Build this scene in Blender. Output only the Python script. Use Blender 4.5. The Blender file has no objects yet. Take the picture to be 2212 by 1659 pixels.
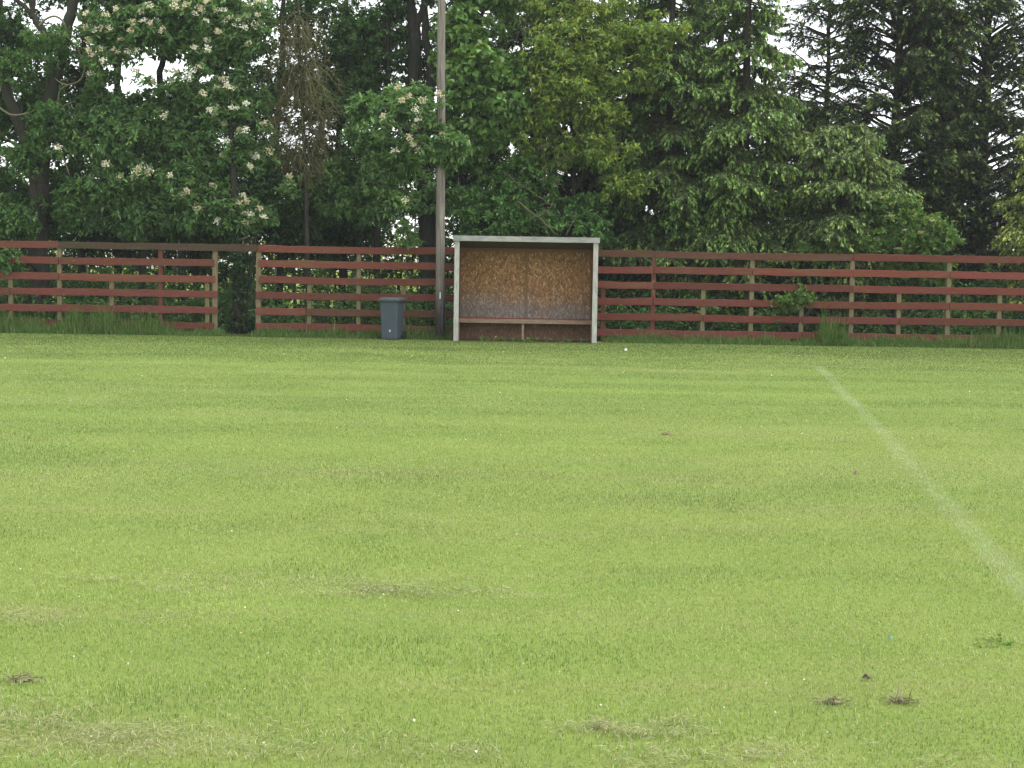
import bpy, math, random
import numpy as np
from mathutils import Matrix, Vector

rng = np.random.default_rng(11)
random.seed(11)
R = math.radians
scene = bpy.context.scene
COL = scene.collection

# ------------------------------------------------------------------ camera
FPX, CX, CY, HOR = 3400.0, 1106.0, 829.5, 590.0      # the photograph measured at 2212 x 1659
CAMH, ROLL = 1.6, R(0.92)
PITCH = math.atan((CY - HOR) / FPX)
D = 37.8                                             # metres to the fence
cam_d = bpy.data.cameras.new('camera')
cam = bpy.data.objects.new('camera', cam_d)
COL.objects.link(cam)
cam_d.sensor_width = 36.0
cam_d.lens = FPX / 2212.0 * 36.0
cam_d.clip_start, cam_d.clip_end = 0.1, 6000.0
cam.matrix_world = (Matrix.Translation((0, 0, CAMH)) @ Matrix.Rotation(math.pi / 2 - PITCH, 4, 'X')
                    @ Matrix.Rotation(ROLL, 4, 'Z'))
scene.camera = cam


def W(px, py, Y):
    """place seen at (px, py) in the photograph, Y metres away -> world point"""
    dx, dy = px - CX, py - CY
    c, s = math.cos(ROLL), math.sin(ROLL)
    x, y = dx * c + dy * s, -dx * s + dy * c
    cp, sp = math.cos(PITCH), math.sin(PITCH)
    d = (x, FPX * cp - y * sp, -FPX * sp - y * cp)
    k = Y / d[1]
    return np.array((d[0] * k, Y, CAMH + d[2] * k))


def G(px, py):
    """point on the ground under a pixel"""
    a, b = W(px, py, 10.0), np.array((0, 0, CAMH))
    t = CAMH / (CAMH - a[2])
    return b + (a - b) * t


def mpp(Y):
    return Y / FPX


# ------------------------------------------------------------------ mesh helpers
def norm(v):
    return v / np.maximum(np.linalg.norm(v, axis=-1, keepdims=True), 1e-9)


class Geo:
    def __init__(self):
        self.v, self.f, self.c, self.n = [], [], [], 0

    def add(self, v, faces, col=(1, 1, 1)):
        v = np.asarray(v, float).reshape(-1, 3)
        col = np.asarray(col, float)
        if col.ndim == 1:
            col = np.tile(col[:3], (len(v), 1))
        self.v.append(v)
        self.c.append(col)
        if not isinstance(faces, (list, tuple)):
            faces = [faces]
        for f in faces:
            f = np.asarray(f, np.int64)
            if len(f):
                self.f.append(f + self.n)
        self.n += len(v)

    def box(self, lo, hi, col=(1, 1, 1), M=None, taper=0.0, bow=None):
        lo, hi = np.asarray(lo, float), np.asarray(hi, float)
        v = np.array([(x, y, z) for z in (0, 1) for y in (0, 1) for x in (0, 1)], float)
        v = lo + v * (hi - lo)
        if M is not None:
            v = np.array([tuple(M @ Vector(p)) for p in v])
        self.add(v, np.array([(0, 2, 3, 1), (4, 5, 7, 6), (0, 1, 5, 4), (2, 6, 7, 3), (0, 4, 6, 2), (1, 3, 7, 5)]), col)

    def tube(self, pts, rad, sides=6, col=(1, 1, 1), cap=True, wob=0.0):
        pts = np.asarray(pts, float)
        k = len(pts)
        rad = np.broadcast_to(np.asarray(rad, float), (k,))
        t = np.empty_like(pts)
        t[1:-1] = pts[2:] - pts[:-2]
        t[0], t[-1] = pts[1] - pts[0], pts[-1] - pts[-2]
        t = norm(t)
        up = np.array((0, 1.0, 0)) if abs(t[:, 1]).max() < 0.9 else np.array((0.8, 0.2, 0.55))
        a = norm(np.cross(t, up))
        b = np.cross(t, a)
        ang = np.arange(sides) * 2 * math.pi / sides
        rr = rad[:, None] * np.ones(sides)
        if wob:
            rr = rr * (1 + wob * rng.uniform(-1, 1, (k, sides)))
        ring = (pts[:, None, :] + rr[:, :, None] * (np.cos(ang)[None, :, None] * a[:, None, :] + np.sin(ang)[None, :, None] * b[:, None, :]))
        i = np.arange(k - 1)[:, None] * sides + np.arange(sides)[None, :]
        j = np.arange(k - 1)[:, None] * sides + (np.arange(sides)[None, :] + 1) % sides
        q = np.stack((i, j, j + sides, i + sides), -1).reshape(-1, 4)
        fs = [q]
        if cap:
            fs.append(np.array([list(range((k - 1) * sides, k * sides))]))
            fs.append(np.array([list(range(sides))[::-1]]))
        self.add(ring.reshape(-1, 3), fs, col)

    def build(self, name, mat, parent=None, smooth=False, bevel=0.0, origin=None):
        v = np.concatenate(self.v)
        c = np.concatenate(self.c)
        if parent is not None:
            p = parent
            off = np.zeros(3)
            while p is not None:
                off += np.array(p.location)
                p = p.parent
            v = v - off
        elif origin is not None:
            v = v - np.asarray(origin)
        me = bpy.data.meshes.new(name)
        me.vertices.add(len(v))
        me.vertices.foreach_set('co', v.astype(np.float32).ravel())
        loops = np.concatenate([f.ravel() for f in self.f]).astype(np.int32)
        tot = np.concatenate([np.full(len(f), f.shape[1]) for f in self.f]).astype(np.int32)
        start = np.concatenate(([0], np.cumsum(tot)[:-1])).astype(np.int32)
        me.loops.add(len(loops))
        me.loops.foreach_set('vertex_index', loops)
        me.polygons.add(len(tot))
        me.polygons.foreach_set('loop_start', start)
        me.polygons.foreach_set('use_smooth', np.full(len(tot), smooth))
        at = me.attributes.new('tint', 'FLOAT_COLOR', 'POINT')
        at.data.foreach_set('color', np.concatenate((c, np.ones((len(c), 1))), 1).astype(np.float32).ravel())
        me.materials.append(mat)
        me.update(calc_edges=True)
        o = bpy.data.objects.new(name, me)
        COL.objects.link(o)
        if parent is not None:
            o.parent = parent
        elif origin is not None:
            o.location = origin
        if bevel:
            m = o.modifiers.new('edge', 'BEVEL')
            m.width, m.segments, m.limit_method = bevel, 2, 'ANGLE'
        return o


def leaves(base, d, nr, L, Wd, col, ovate=True, curl=.18, fold=.22):
    n = len(base)
    d = norm(d)
    nr = norm(nr - d * np.sum(nr * d, -1, keepdims=True))
    sd = np.cross(d, nr)
    L, Wd = L[:, None], Wd[:, None]
    if ovate:
        v = np.stack((base,
                      base + d * L * .33 + sd * Wd * .46 + nr * Wd * fold,
                      base + d * L * .70 + sd * Wd * .40 + nr * (Wd * fold - L * curl * .4),
                      base + d * L - nr * L * curl,
                      base + d * L * .70 - sd * Wd * .40 + nr * (Wd * fold - L * curl * .4),
                      base + d * L * .33 - sd * Wd * .46 + nr * Wd * fold), 1)
        q = np.arange(n)[:, None] * 6
        f = np.concatenate((q + np.array([[0, 1, 2, 3]]), q + np.array([[0, 3, 4, 5]])))
        return v.reshape(-1, 3), f, np.repeat(col, 6, axis=0)
    v = np.stack((base, base + d * L * .45 + sd * Wd * .5, base + d * L - nr * L * curl, base + d * L * .45 - sd * Wd * .5), 1)
    q = np.arange(n)[:, None] * 4
    return v.reshape(-1, 3), q + np.array([[0, 1, 2, 3]]), np.repeat(col, 4, axis=0)


def tag(o, label=None, cat=None, group=None, kind=None):
    if label: o['label'] = label
    if cat: o['category'] = cat
    if group: o['group'] = group
    if kind: o['kind'] = kind
    return o


def thing(name, label, cat, loc, group=None):
    o = bpy.data.objects.new(name, None)
    COL.objects.link(o)
    o.location = tuple(float(x) for x in loc)
    o.empty_display_size = 0.2
    return tag(o, label, cat, group)


# smooth value noise for scattering decisions
_tab = rng.random((256, 256))


def vnoise(x, y, s, seed=0):
    x = np.asarray(x) / s + seed * 17.31 + 1000
    y = np.asarray(y) / s + seed * 9.77 + 1000
    xi, yi = np.floor(x).astype(int), np.floor(y).astype(int)
    fx, fy = x - xi, y - yi
    fx, fy = fx * fx * (3 - 2 * fx), fy * fy * (3 - 2 * fy)
    g = lambda a, b: _tab[a % 256, b % 256]
    return (g(xi, yi) * (1 - fx) + g(xi + 1, yi) * fx) * (1 - fy) + (g(xi, yi + 1) * (1 - fx) + g(xi + 1, yi + 1) * fx) * fy


def fbm(x, y, s, seed=0):
    return (vnoise(x, y, s, seed) + .5 * vnoise(x, y, s / 2.1, seed + 1) + .25 * vnoise(x, y, s / 4.3, seed + 2)) / 1.75


# ------------------------------------------------------------------ materials
class NT:
    def __init__(self, name):
        self.m = bpy.data.materials.new(name)
        self.m.use_nodes = True
        self.t = self.m.node_tree
        self.t.nodes.clear()
        self.out = self.n('ShaderNodeOutputMaterial')

    def n(self, typ, **kw):
        nd = self.t.nodes.new(typ)
        for k, v in kw.items():
            if k.startswith('i_'):
                key = k[2:]
                key = int(key) if key.isdigit() else key
                nd.inputs[key].default_value = v
            else:
                setattr(nd, k, v)
        return nd

    def l(self, a, b):
        self.t.links.new(a, b)

    def coord(self, scale=(1, 1, 1), rot=(0, 0, 0), which='Object'):
        tc = self.n('ShaderNodeTexCoord')
        mp = self.n('ShaderNodeMapping')
        mp.inputs['Scale'].default_value = scale
        mp.inputs['Rotation'].default_value = rot
        self.l(tc.outputs[which], mp.inputs['Vector'])
        return mp.outputs[0]

    def noise(self, vec, scale, detail=4, rough=.55, dist=0):
        nd = self.n('ShaderNodeTexNoise')
        nd.inputs['Scale'].default_value = scale
        nd.inputs['Detail'].default_value = detail
        nd.inputs['Roughness'].default_value = rough
        nd.inputs['Distortion'].default_value = dist
        self.l(vec, nd.inputs['Vector'])
        return nd.outputs['Fac']

    def ramp(self, fac, stops, interp='LINEAR'):
        nd = self.n('ShaderNodeValToRGB')
        cr = nd.color_ramp
        cr.interpolation = interp
        while len(cr.elements) < len(stops):
            cr.elements.new(.5)
        for e, (p, c) in zip(cr.elements, stops):
            e.position = p
            e.color = (*c, 1) if len(c) == 3 else c
        self.l(fac, nd.inputs[0])
        return nd.outputs[0]

    def mix(self, fac, a, b, mode='MIX'):
        nd = self.n('ShaderNodeMix', data_type='RGBA', blend_type=mode)
        for s, k in ((fac, 0), (a, 6), (b, 7)):
            if hasattr(s, 'links'):
                self.l(s, nd.inputs[k])
            elif k == 0:
                nd.inputs[0].default_value = s
            else:
                nd.inputs[k].default_value = (*s, 1)
        return nd.outputs[2]

    def math(self, op, a, b=0.0, clamp=False):
        nd = self.n('ShaderNodeMath', operation=op, use_clamp=clamp)
        for s, k in ((a, 0), (b, 1)):
            if hasattr(s, 'links'):
                self.l(s, nd.inputs[k])
            else:
                nd.inputs[k].default_value = s
        return nd.outputs[0]

    def tint(self):
        return self.n('ShaderNodeAttribute', attribute_name='tint').outputs['Color']

    def bsdf(self, col, rough=.8, spec=.3, bump=None, bstr=.3, bdist=.01, trans=0.0, tcol=None):
        b = self.n('ShaderNodeBsdfPrincipled')
        if hasattr(col, 'links'):
            self.l(col, b.inputs['Base Color'])
        else:
            b.inputs['Base Color'].default_value = (*col, 1)
        if hasattr(rough, 'links'):
            self.l(rough, b.inputs['Roughness'])
        else:
            b.inputs['Roughness'].default_value = rough
        b.inputs['Specular IOR Level'].default_value = spec
        if bump is not None:
            bp = self.n('ShaderNodeBump')
            bp.inputs['Strength'].default_value = bstr
            bp.inputs['Distance'].default_value = bdist
            self.l(bump, bp.inputs['Height'])
            self.l(bp.outputs[0], b.inputs['Normal'])
        o = b.outputs[0]
        if trans:
            t = self.n('ShaderNodeBsdfTranslucent')
            self.l(tcol if tcol is not None else col, t.inputs['Color'])
            mx = self.n('ShaderNodeMixShader')
            mx.inputs[0].default_value = trans
            self.l(o, mx.inputs[1])
            self.l(t.outputs[0], mx.inputs[2])
            o = mx.outputs[0]
        self.l(o, self.out.inputs['Surface'])
        return self.m


def leaf_mat(name, trans=.35, rough=.45, spec=.4, warm=(1.25, 1.15, .6)):
    m = NT(name)
    t = m.tint()
    tc = m.mix(1.0, t, warm, 'MULTIPLY')
    return m.bsdf(t, rough, spec, trans=trans, tcol=tc)


def bark_mat(name, c0, c1, c2, scale=6.0):
    m = NT(name)
    v = m.coord((1, 1, .25))
    f = m.noise(v, scale * 3, 6, .65)
    g = m.noise(m.coord(), scale * .35, 3)
    c = m.ramp(f, [(.3, c0), (.6, c1)])
    c = m.mix(m.ramp(g, [(.45, (0, 0, 0)), (.65, (1, 1, 1))]), c, c2)
    c = m.mix(1.0, c, m.tint(), 'MULTIPLY')
    return m.bsdf(c, .9, .15, bump=f, bstr=.6, bdist=.02)


def wood_mat(name, stops, grain=(60, 60, 3), moss=None, moss_amt=(.55, .75), rough=.85, vert=False, usetint=True, cracks=True):
    """weathered board: grain along x (or z)"""
    m = NT(name)
    sc = (6, 60, 60) if not vert else (60, 60, 5)
    v = m.coord(sc)
    f = m.noise(v, 1.0, 5, .6, .4)
    c = m.ramp(f, stops)
    if moss:
        g = m.noise(m.coord((1.3, 6, 5) if not vert else (6, 6, 1.5)), 1.0, 5, .6)
        c = m.mix(m.ramp(g, [(moss_amt[0], (0, 0, 0)), (moss_amt[1], (.85, .85, .85))]), c, moss)
    if cracks:
        k = m.noise(m.coord((2.2, 70, 70) if not vert else (55, 55, 1.6)), 1.0, 3, .5)
        c = m.mix(m.ramp(k, [(.66, (0, 0, 0)), (.72, (.8, .8, .8))]), c, tuple(x * .35 for x in stops[0][1]))
    if usetint:
        c = m.mix(1.0, c, m.tint(), 'MULTIPLY')
    return m.bsdf(c, rough, .2, bump=f, bstr=.35, bdist=.004)


M_leaf = leaf_mat('leaf_broad', .3, .5, .35)
M_needle = leaf_mat('leaf_needle', .18, .6, .25)
M_flower = leaf_mat('flower_cream', .25, .8, .1, (1, 1, .9))
M_grass = leaf_mat('grass_blade', .32, .6, .22, (1.15, 1.1, .7))
M_bark_grey = bark_mat('bark_grey', (.022, .019, .016), (.062, .055, .042), (.042, .048, .03))
M_bark_dark = bark_mat('bark_dark', (.018, .016, .014), (.055, .048, .04), (.03, .036, .024))
M_twig = bark_mat('twig_pale', (.10, .085, .06), (.22, .19, .14), (.14, .15, .09), 20)
M_deadtwig = bark_mat('twig_dead', (.05, .046, .02), (.125, .112, .055), (.075, .08, .03), 20)


def ground_material():
    m = NT('lawn_ground')
    v = m.coord(which='Object')
    f = m.noise(v, 1.1, 5, .6)
    g = m.noise(v, 45, 4, .7)
    h = m.noise(m.coord((.35, 1.6, 1)), .8, 4, .6)
    c = m.ramp(f, [(.3, (.120, .180, .034)), (.7, (.165, .225, .046))])
    c = m.mix(m.ramp(g, [(.35, (0, 0, 0)), (.75, (.5, .5, .5))]), c, (.20, .215, .075))
    c = m.mix(m.ramp(h, [(.5, (0, 0, 0)), (.75, (.5, .5, .5))]), c, (.20, .19, .08))
    return m.bsdf(c, .95, .1, bump=g, bstr=.6, bdist=.02)


M_ground = ground_material()


def litter_material():
    m = NT('woodland_floor')
    v = m.coord()
    g = m.noise(v, 9, 5, .7)
    c = m.ramp(g, [(.3, (.018, .020, .010)), (.55, (.045, .05, .02)), (.75, (.085, .07, .04))])
    return m.bsdf(c, 1, .05, bump=g, bstr=.8, bdist=.05)


M_litter = litter_material()


def soil_mat():
    m = NT('trodden_soil')
    f = m.noise(m.coord(), 14, 6, .7)
    c = m.ramp(f, [(.3, (.05, .04, .022)), (.55, (.085, .075, .035)), (.72, (.09, .12, .035))])
    return m.bsdf(c, 1, .05, bump=f, bstr=.8, bdist=.03)


M_soil = soil_mat()


def rail_material():
    m = NT('red_stained_board')
    f = m.noise(m.coord((5, 55, 55)), 1.0, 5, .6, .3)
    c = m.ramp(f, [(.25, (.086, .026, .018)), (.55, (.145, .042, .029)), (.85, (.205, .078, .053))])
    big = m.noise(m.coord((.9, 3, 7)), 1.0, 6, .65)
    c = m.mix(m.ramp(big, [(.50, (0, 0, 0)), (.72, (.75, .75, .75))]), c, (.115, .075, .042))
    sp = m.noise(m.coord((12, 20, 20)), 1.0, 4, .6)
    c = m.mix(m.ramp(sp, [(.63, (0, 0, 0)), (.74, (.65, .65, .65))]), c, (.24, .17, .125))
    # pale worn bottom and top edges
    geo = m.n('ShaderNodeNewGeometry')
    ed = m.ramp(geo.outputs['Pointiness'], [(.52, (0, 0, 0)), (.58, (.7, .7, .7))])
    c = m.mix(ed, c, (.26, .20, .15))
    c = m.mix(1.0, c, m.tint(), 'MULTIPLY')
    return m.bsdf(c, .8, .25, bump=f, bstr=.3, bdist=.004)


M_rail = rail_material()
M_post = wood_mat('fence_post_wood', [(.25, (.10, .075, .045)), (.55, (.20, .155, .095)), (.85, (.30, .24, .16))], vert=True,
                  moss=(.15, .155, .07), moss_amt=(.45, .75))
M_redpost = wood_mat('fence_post_red', [(.25, (.08, .024, .019)), (.55, (.13, .045, .034)), (.85, (.19, .11, .08))], vert=True,
                     moss=(.22, .17, .11), moss_amt=(.55, .7))
M_grey = wood_mat('weathered_grey_post', [(.2, (.20, .195, .18)), (.5, (.41, .402, .375)), (.8, (.56, .55, .51))], vert=True,
                  moss=(.23, .225, .195), moss_amt=(.5, .75))
M_fascia = wood_mat('weathered_fascia', [(.2, (.17, .165, .155)), (.5, (.33, .325, .31)), (.8, (.47, .465, .44))],
                    moss=(.20, .21, .20), moss_amt=(.5, .7))
M_bench = wood_mat('bench_board', [(.2, (.16, .10, .065)), (.5, (.27, .19, .13)), (.8, (.38, .30, .22))])
M_benchred = wood_mat('bench_seat_red', [(.2, (.14, .045, .03)), (.5, (.22, .08, .05)), (.8, (.28, .15, .09))])
M_roof = wood_mat('roof_underside', [(.2, (.04, .03, .025)), (.6, (.09, .07, .05))], cracks=False)


def pole_material():
    m = NT('pole_wood')
    f = m.noise(m.coord((28, 28, 1.4)), 1.0, 6, .65, .5)
    c = m.ramp(f, [(.22, (.075, .064, .054)), (.45, (.175, .153, .132)), (.62, (.275, .25, .222)), (.85, (.36, .335, .30))])
    k = m.noise(m.coord((34, 34, .35)), 1.0, 4, .5)
    c = m.mix(m.ramp(k, [(.60, (0, 0, 0)), (.68, (.85, .85, .85))]), c, (.075, .052, .042))
    # creosote stain soaked into the foot of the pole
    tc = m.n('ShaderNodeTexCoord')
    sx = m.n('ShaderNodeSeparateXYZ')
    m.l(tc.outputs['Object'], sx.inputs[0])
    hgt = m.math('ADD', sx.outputs[2], m.math('MULTIPLY', m.noise(m.coord((5, 5, 1.2)), 1.0, 3), 1.1))
    c = m.mix(m.ramp(m.math('MULTIPLY', hgt, .4), [(.38, (.95, .95, .95)), (.72, (0, 0, 0))]), c, (.034, .027, .026))
    return m.bsdf(c, .9, .15, bump=f, bstr=.7, bdist=.02)


M_pole = pole_material()


def osb_material():
    m = NT('strand_board')
    tc = m.n('ShaderNodeTexCoord')
    f = m.noise(m.coord((60, 10, 14)), 1.0, 4, .6)
    c = m.mix(1.0, m.tint(), m.ramp(f, [(.3, (.78, .76, .74)), (.7, (1.12, 1.12, 1.12))]), 'MULTIPLY')
    # weathered grey tide mark where backs lean and rain splashes, browner below it, roof shade painted in at the top
    sx = m.n('ShaderNodeSeparateXYZ')
    m.l(tc.outputs['Object'], sx.inputs[0])
    nb = m.noise(m.coord((1.9, 1, 2.2)), 1.0, 6, .65)
    z = m.math('ADD', sx.outputs[2], m.math('MULTIPLY', m.math('SUBTRACT', nb, .5), .75))
    z = m.math('ADD', z, m.math('MULTIPLY', sx.outputs[0], .06))
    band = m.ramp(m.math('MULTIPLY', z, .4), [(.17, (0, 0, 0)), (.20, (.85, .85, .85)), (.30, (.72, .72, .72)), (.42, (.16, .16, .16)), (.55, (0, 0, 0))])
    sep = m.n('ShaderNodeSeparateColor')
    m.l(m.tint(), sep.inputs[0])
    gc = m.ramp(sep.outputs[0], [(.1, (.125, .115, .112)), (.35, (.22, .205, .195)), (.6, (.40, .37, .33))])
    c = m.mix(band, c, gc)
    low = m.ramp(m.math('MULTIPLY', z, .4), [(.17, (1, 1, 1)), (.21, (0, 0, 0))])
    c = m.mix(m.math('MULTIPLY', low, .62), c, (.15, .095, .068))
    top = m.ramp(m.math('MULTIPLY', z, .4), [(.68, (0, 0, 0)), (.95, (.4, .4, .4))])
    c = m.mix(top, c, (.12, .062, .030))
    return m.bsdf(c, .75, .2, bump=f, bstr=.25, bdist=.003)


M_osb = osb_material()


def plastic(name, col, rough):
    m = NT(name)
    f = m.noise(m.coord(), 3.5, 5, .6)
    s = m.noise(m.coord(), 160, 2)
    c = m.mix(m.ramp(f, [(.35, (0, 0, 0)), (.75, (.6, .6, .6))]), col, tuple(x * 1.35 + .015 for x in col))
    return m.bsdf(c, m.math('ADD', m.math('MULTIPLY', f, .25), rough - .12), .4, bump=s, bstr=.12, bdist=.002)


M_bin = plastic('bin_plastic', (.044, .062, .080), .5)
M_binlid = plastic('bin_lid_plastic', (.052, .059, .070), .45)
M_black = plastic('black_plastic', (.012, .013, .015), .5)
M_pipe = plastic('conduit_plastic', (.035, .045, .062), .45)
M_white = plastic('white_scrap', (.75, .75, .72), .6)


def soil(name, c0, c1):
    m = NT(name)
    f = m.noise(m.coord(), 40, 5, .7)
    return m.bsdf(m.mix(1.0, m.ramp(f, [(.3, c0), (.7, c1)]), m.tint(), 'MULTIPLY'), .95, .1, bump=f, bstr=.8, bdist=.01)


M_clod = soil('dry_turf_clod', (.55, .55, .55), (1.25, 1.25, 1.25))
M_petal = soil('petal', (.75, .72, .66), (.9, .88, .82))

# ------------------------------------------------------------------ sky, sun
w = bpy.data.worlds.new('World')
scene.world = w
w.use_nodes = True
nt = w.node_tree
nt.nodes.clear()
sky = nt.nodes.new('ShaderNodeTexSky')
sky.sky_type = 'NISHITA'
sky.sun_disc = False
SUN_EL, SUN_AZ = R(72), R(95)      # azimuth measured from +Y (view direction) clockwise
sky.sun_elevation, sky.sun_rotation = SUN_EL, SUN_AZ
sky.air_density, sky.dust_density, sky.ozone_density = 1.0, 1.0, 1.0
hs = nt.nodes.new('ShaderNodeHueSaturation')
hs.inputs['Saturation'].default_value = .15
bg = nt.nodes.new('ShaderNodeBackground')
bg.inputs[1].default_value = .14
wo = nt.nodes.new('ShaderNodeOutputWorld')
nt.links.new(sky.outputs[0], hs.inputs['Color'])
nt.links.new(hs.outputs[0], bg.inputs[0])
nt.links.new(bg.outputs[0], wo.inputs[0])
sl = bpy.data.lights.new('sun', 'SUN')
sl.energy, sl.angle, sl.color = 1.4, R(50), (1, .97, .92)
so = bpy.data.objects.new('sun', sl)
COL.objects.link(so)
sdir = Vector((math.sin(SUN_AZ) * math.cos(SUN_EL), math.cos(SUN_AZ) * math.cos(SUN_EL), math.sin(SUN_EL)))
so.rotation_euler = sdir.to_track_quat('Z', 'Y').to_euler()
so.location = (0, 0, 30)
vs = scene.view_settings
vs.view_transform, vs.look, vs.gamma, vs.exposure = 'Standard', 'None', 1.0, 1.45
scene.cycles.use_denoising = True
scene.cycles.max_bounces = 8
scene.cycles.diffuse_bounces = 5
scene.cycles.transmission_bounces = 6

# ------------------------------------------------------------------ ground
g = Geo()
ys = np.concatenate(([-60, 0], np.linspace(3, 37.6, 60)))
xs = np.concatenate(([-900, -60], np.linspace(-22, 22, 60), [60, 900]))
XX, YY = np.meshgrid(xs, ys)


def gz(x, y):
    f = np.clip((np.asarray(y) - 4) / 6, 0, 1) * np.clip((37 - np.asarray(y)) / 6, 0, 1)
    return f * ((fbm(x, y, 7.0, 31) - .5) * .10 + (fbm(x, y, 2.2, 37) - .5) * .03)


V = np.stack((XX, YY, gz(XX, YY)), -1).reshape(-1, 3)
nx = len(xs)
ii = (np.arange(len(ys) - 1)[:, None] * nx + np.arange(nx - 1)[None, :]).ravel()
g.add(V, np.stack((ii, ii + 1, ii + nx + 1, ii + nx), -1))
tag(g.build('lawn', M_ground, smooth=True), 'mown playing field of short lime green grass', None, None, 'structure')
g = Geo()
g.add([(-900, 37.6, 0), (900, 37.6, 0), (900, 47, .02), (-900, 47, .02)], np.array([(0, 1, 2, 3)]))
tag(g.build('woodland_floor', M_litter), None, None, None, 'structure')
g = Geo()
g.add([(-2500, 47, .02), (2500, 47, .02), (2500, 4000, 0), (-2500, 4000, 0)], np.array([(0, 1, 2, 3)]))
tag(g.build('far_field', M_ground), None, None, None, 'structure')

# ------------------------------------------------------------------ lawn blades
LINE_A, LINE_B = G(1768, 792), G(2206, 1262)


def line_dist(x, y, a, b):
    d = (b - a)[:2]
    L = np.linalg.norm(d)
    d = d / L
    t = (x - a[0]) * d[0] + (y - a[1]) * d[1]
    s = (x - a[0]) * -d[1] + (y - a[1]) * d[0]
    return s, t, L


def blades(n_x, x, y, h, wd, lean, az, col, flat=None):
    n = len(x)
    z = gz(x, y)
    base = np.stack((x, y, z - .003), -1)
    out = np.stack((np.cos(az), np.sin(az), np.zeros(n)), -1)
    side = np.stack((-np.sin(az + rng.uniform(-.9, .9, n)), np.cos(az), np.zeros(n)), -1)
    side = norm(side) * (wd / 2)[:, None]
    up = np.array((0, 0, 1.0))
    mid = base + up * (h * .55)[:, None] * np.cos(lean * .6)[:, None] + out * (h * .55 * np.sin(lean * .6))[:, None]
    tip = mid + up * (h * .45 * np.cos(lean * 1.5))[:, None] + out * (h * .45 * np.sin(lean * 1.5))[:, None]
    tip[:, 2] = np.maximum(tip[:, 2], z + .004)
    v = np.stack((base - side, base + side, mid + side * .8, mid - side * .8, tip), 1).reshape(-1, 3)
    b = np.arange(n)[:, None] * 5
    q = b + np.array([[0, 1, 2, 3]])
    t = b + np.array([[3, 2, 4]])
    c = np.repeat(col, 5, axis=0)
    return v, [q, t], c


def scatter_lawn():
    P = []
    y0 = 4.4
    while y0 < 37.1:
        dy = .35 if y0 < 12 else .8
        y1 = min(y0 + dy, 37.1)
        ym = (y0 + y1) / 2
        half = .335 * ym + 1.1
        dens = 7200 * min(1.0, (6.5 / ym)) ** 1.12
        n = int(dens * 2 * half * (y1 - y0))
        P.append(np.stack((rng.uniform(-half, half, n), rng.uniform(y0, y1, n)), -1))
        y0 = y1
    return np.concatenate(P)


P = scatter_lawn()
P = P[~((P[:, 1] > 36.62 + .12 * vnoise(P[:, 0], P[:, 1], .25, 3)) & (P[:, 0] > W(984, 700, 36.6)[0]) & (P[:, 0] < W(1288, 700, 36.6)[0]))]
x, y = P[:, 0], P[:, 1]
n = len(x)
lod = np.clip(y / 6.5, 1, 6)
dry = np.clip((fbm(x * .5, y * 1.0, 1.5, 3) - .49) * 4.5, 0, 1) * np.clip((fbm(x, y, 5, 4) - .3) * 3, 0.15, 1)
# wisps of old clippings raked together by the mower
for (px, py, rx, ry) in ((560, 1262, 300, 22), (1310, 1572, 110, 20), (250, 1600, 330, 50), (1700, 1640, 160, 40), (950, 1120, 260, 12), (60, 1330, 120, 16), (1100, 1280, 120, 12)):
    c = G(px, py)
    a = G(px + rx, py)[0] - c[0]
    b = abs(G(px, py - ry)[1] - c[1])
    q = ((x - c[0]) / a) ** 2 + ((y - c[1]) / b) ** 2
    dry = np.maximum(dry, np.clip(1.35 - q, 0, 1) * (.45 + .55 * vnoise(x, y, .13, 9)))
lush = np.clip((fbm(x * .8, y, .9, 6) - .57) * 5, 0, 1) * .5
lush2 = np.clip((fbm(x * .6, y * 1.2, 2.6, 8) - .5) * 4, 0, 1)
u = rng.random(n)
col = np.empty((n, 3))
A = np.array
basec = A((.234, .336, .092)) * (.66 + .66 * rng.random((n, 1)))
hue = np.clip((fbm(x / 2.2, y, 3.4, 57) - .5) * 3.2, -1, 1)[:, None]
basec = basec * (1 + hue * A((.13, .02, .10)))
band = fbm(x / 9.0, y, 1.15, 33) - .5
band2 = (fbm(x / 7.0, y, .5, 35) - .5) * np.clip((y - 8) / 10, 0, 1)
basec = basec * (1 + (.85 * band + .75 * band2)[:, None] * A((1.1, .8, 1.0)))
basec = basec * (1 - .10 * lush2[:, None] * A((1.4, .8, 1.0)))
col[:] = basec
mk = u < .10 + .55 * dry
col[mk] = (A((.40, .40, .205)) * (.65 + .6 * rng.random((n, 1))))[mk]
mk = (rng.random(n) < .55 * lush) & ~mk
col[mk] = (A((.095, .20, .035)) * (.8 + .5 * rng.random((n, 1))))[mk]
mk = rng.random(n) < .10
col[mk] = (A((.32, .39, .19)) * (.8 + .4 * rng.random((n, 1))))[mk]
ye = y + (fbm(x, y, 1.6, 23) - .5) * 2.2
edge = np.clip((ye - 26.6) / 2.0, 0, 1) * .42 + np.clip((ye - 31.0) / 3.0, 0, 1) * .55  # darker turf past the touchline, plus the trees' shade painted into blade colour
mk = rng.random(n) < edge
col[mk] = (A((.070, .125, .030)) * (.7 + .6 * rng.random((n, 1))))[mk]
mn = col.mean(0)
fade = np.clip((y - 6) / 22, 0, .45)[:, None]
col = col * (1 - fade) + mn * fade * (col.mean(1, keepdims=True) / mn.mean()) ** .5
fl = rng.random(n) < .10 + .5 * dry
h = rng.uniform(.013, .029, n) * (1 + .5 * lush) * (1 + .02 * (lod - 1))
wd = rng.uniform(.0019, .0036, n) * lod ** .66
lean = np.abs(rng.normal(.55, .35, n))
lean[fl] = rng.uniform(.95, 1.35, fl.sum())
h[fl] *= 1.25
az = rng.uniform(0, 2 * math.pi, n)
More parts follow.
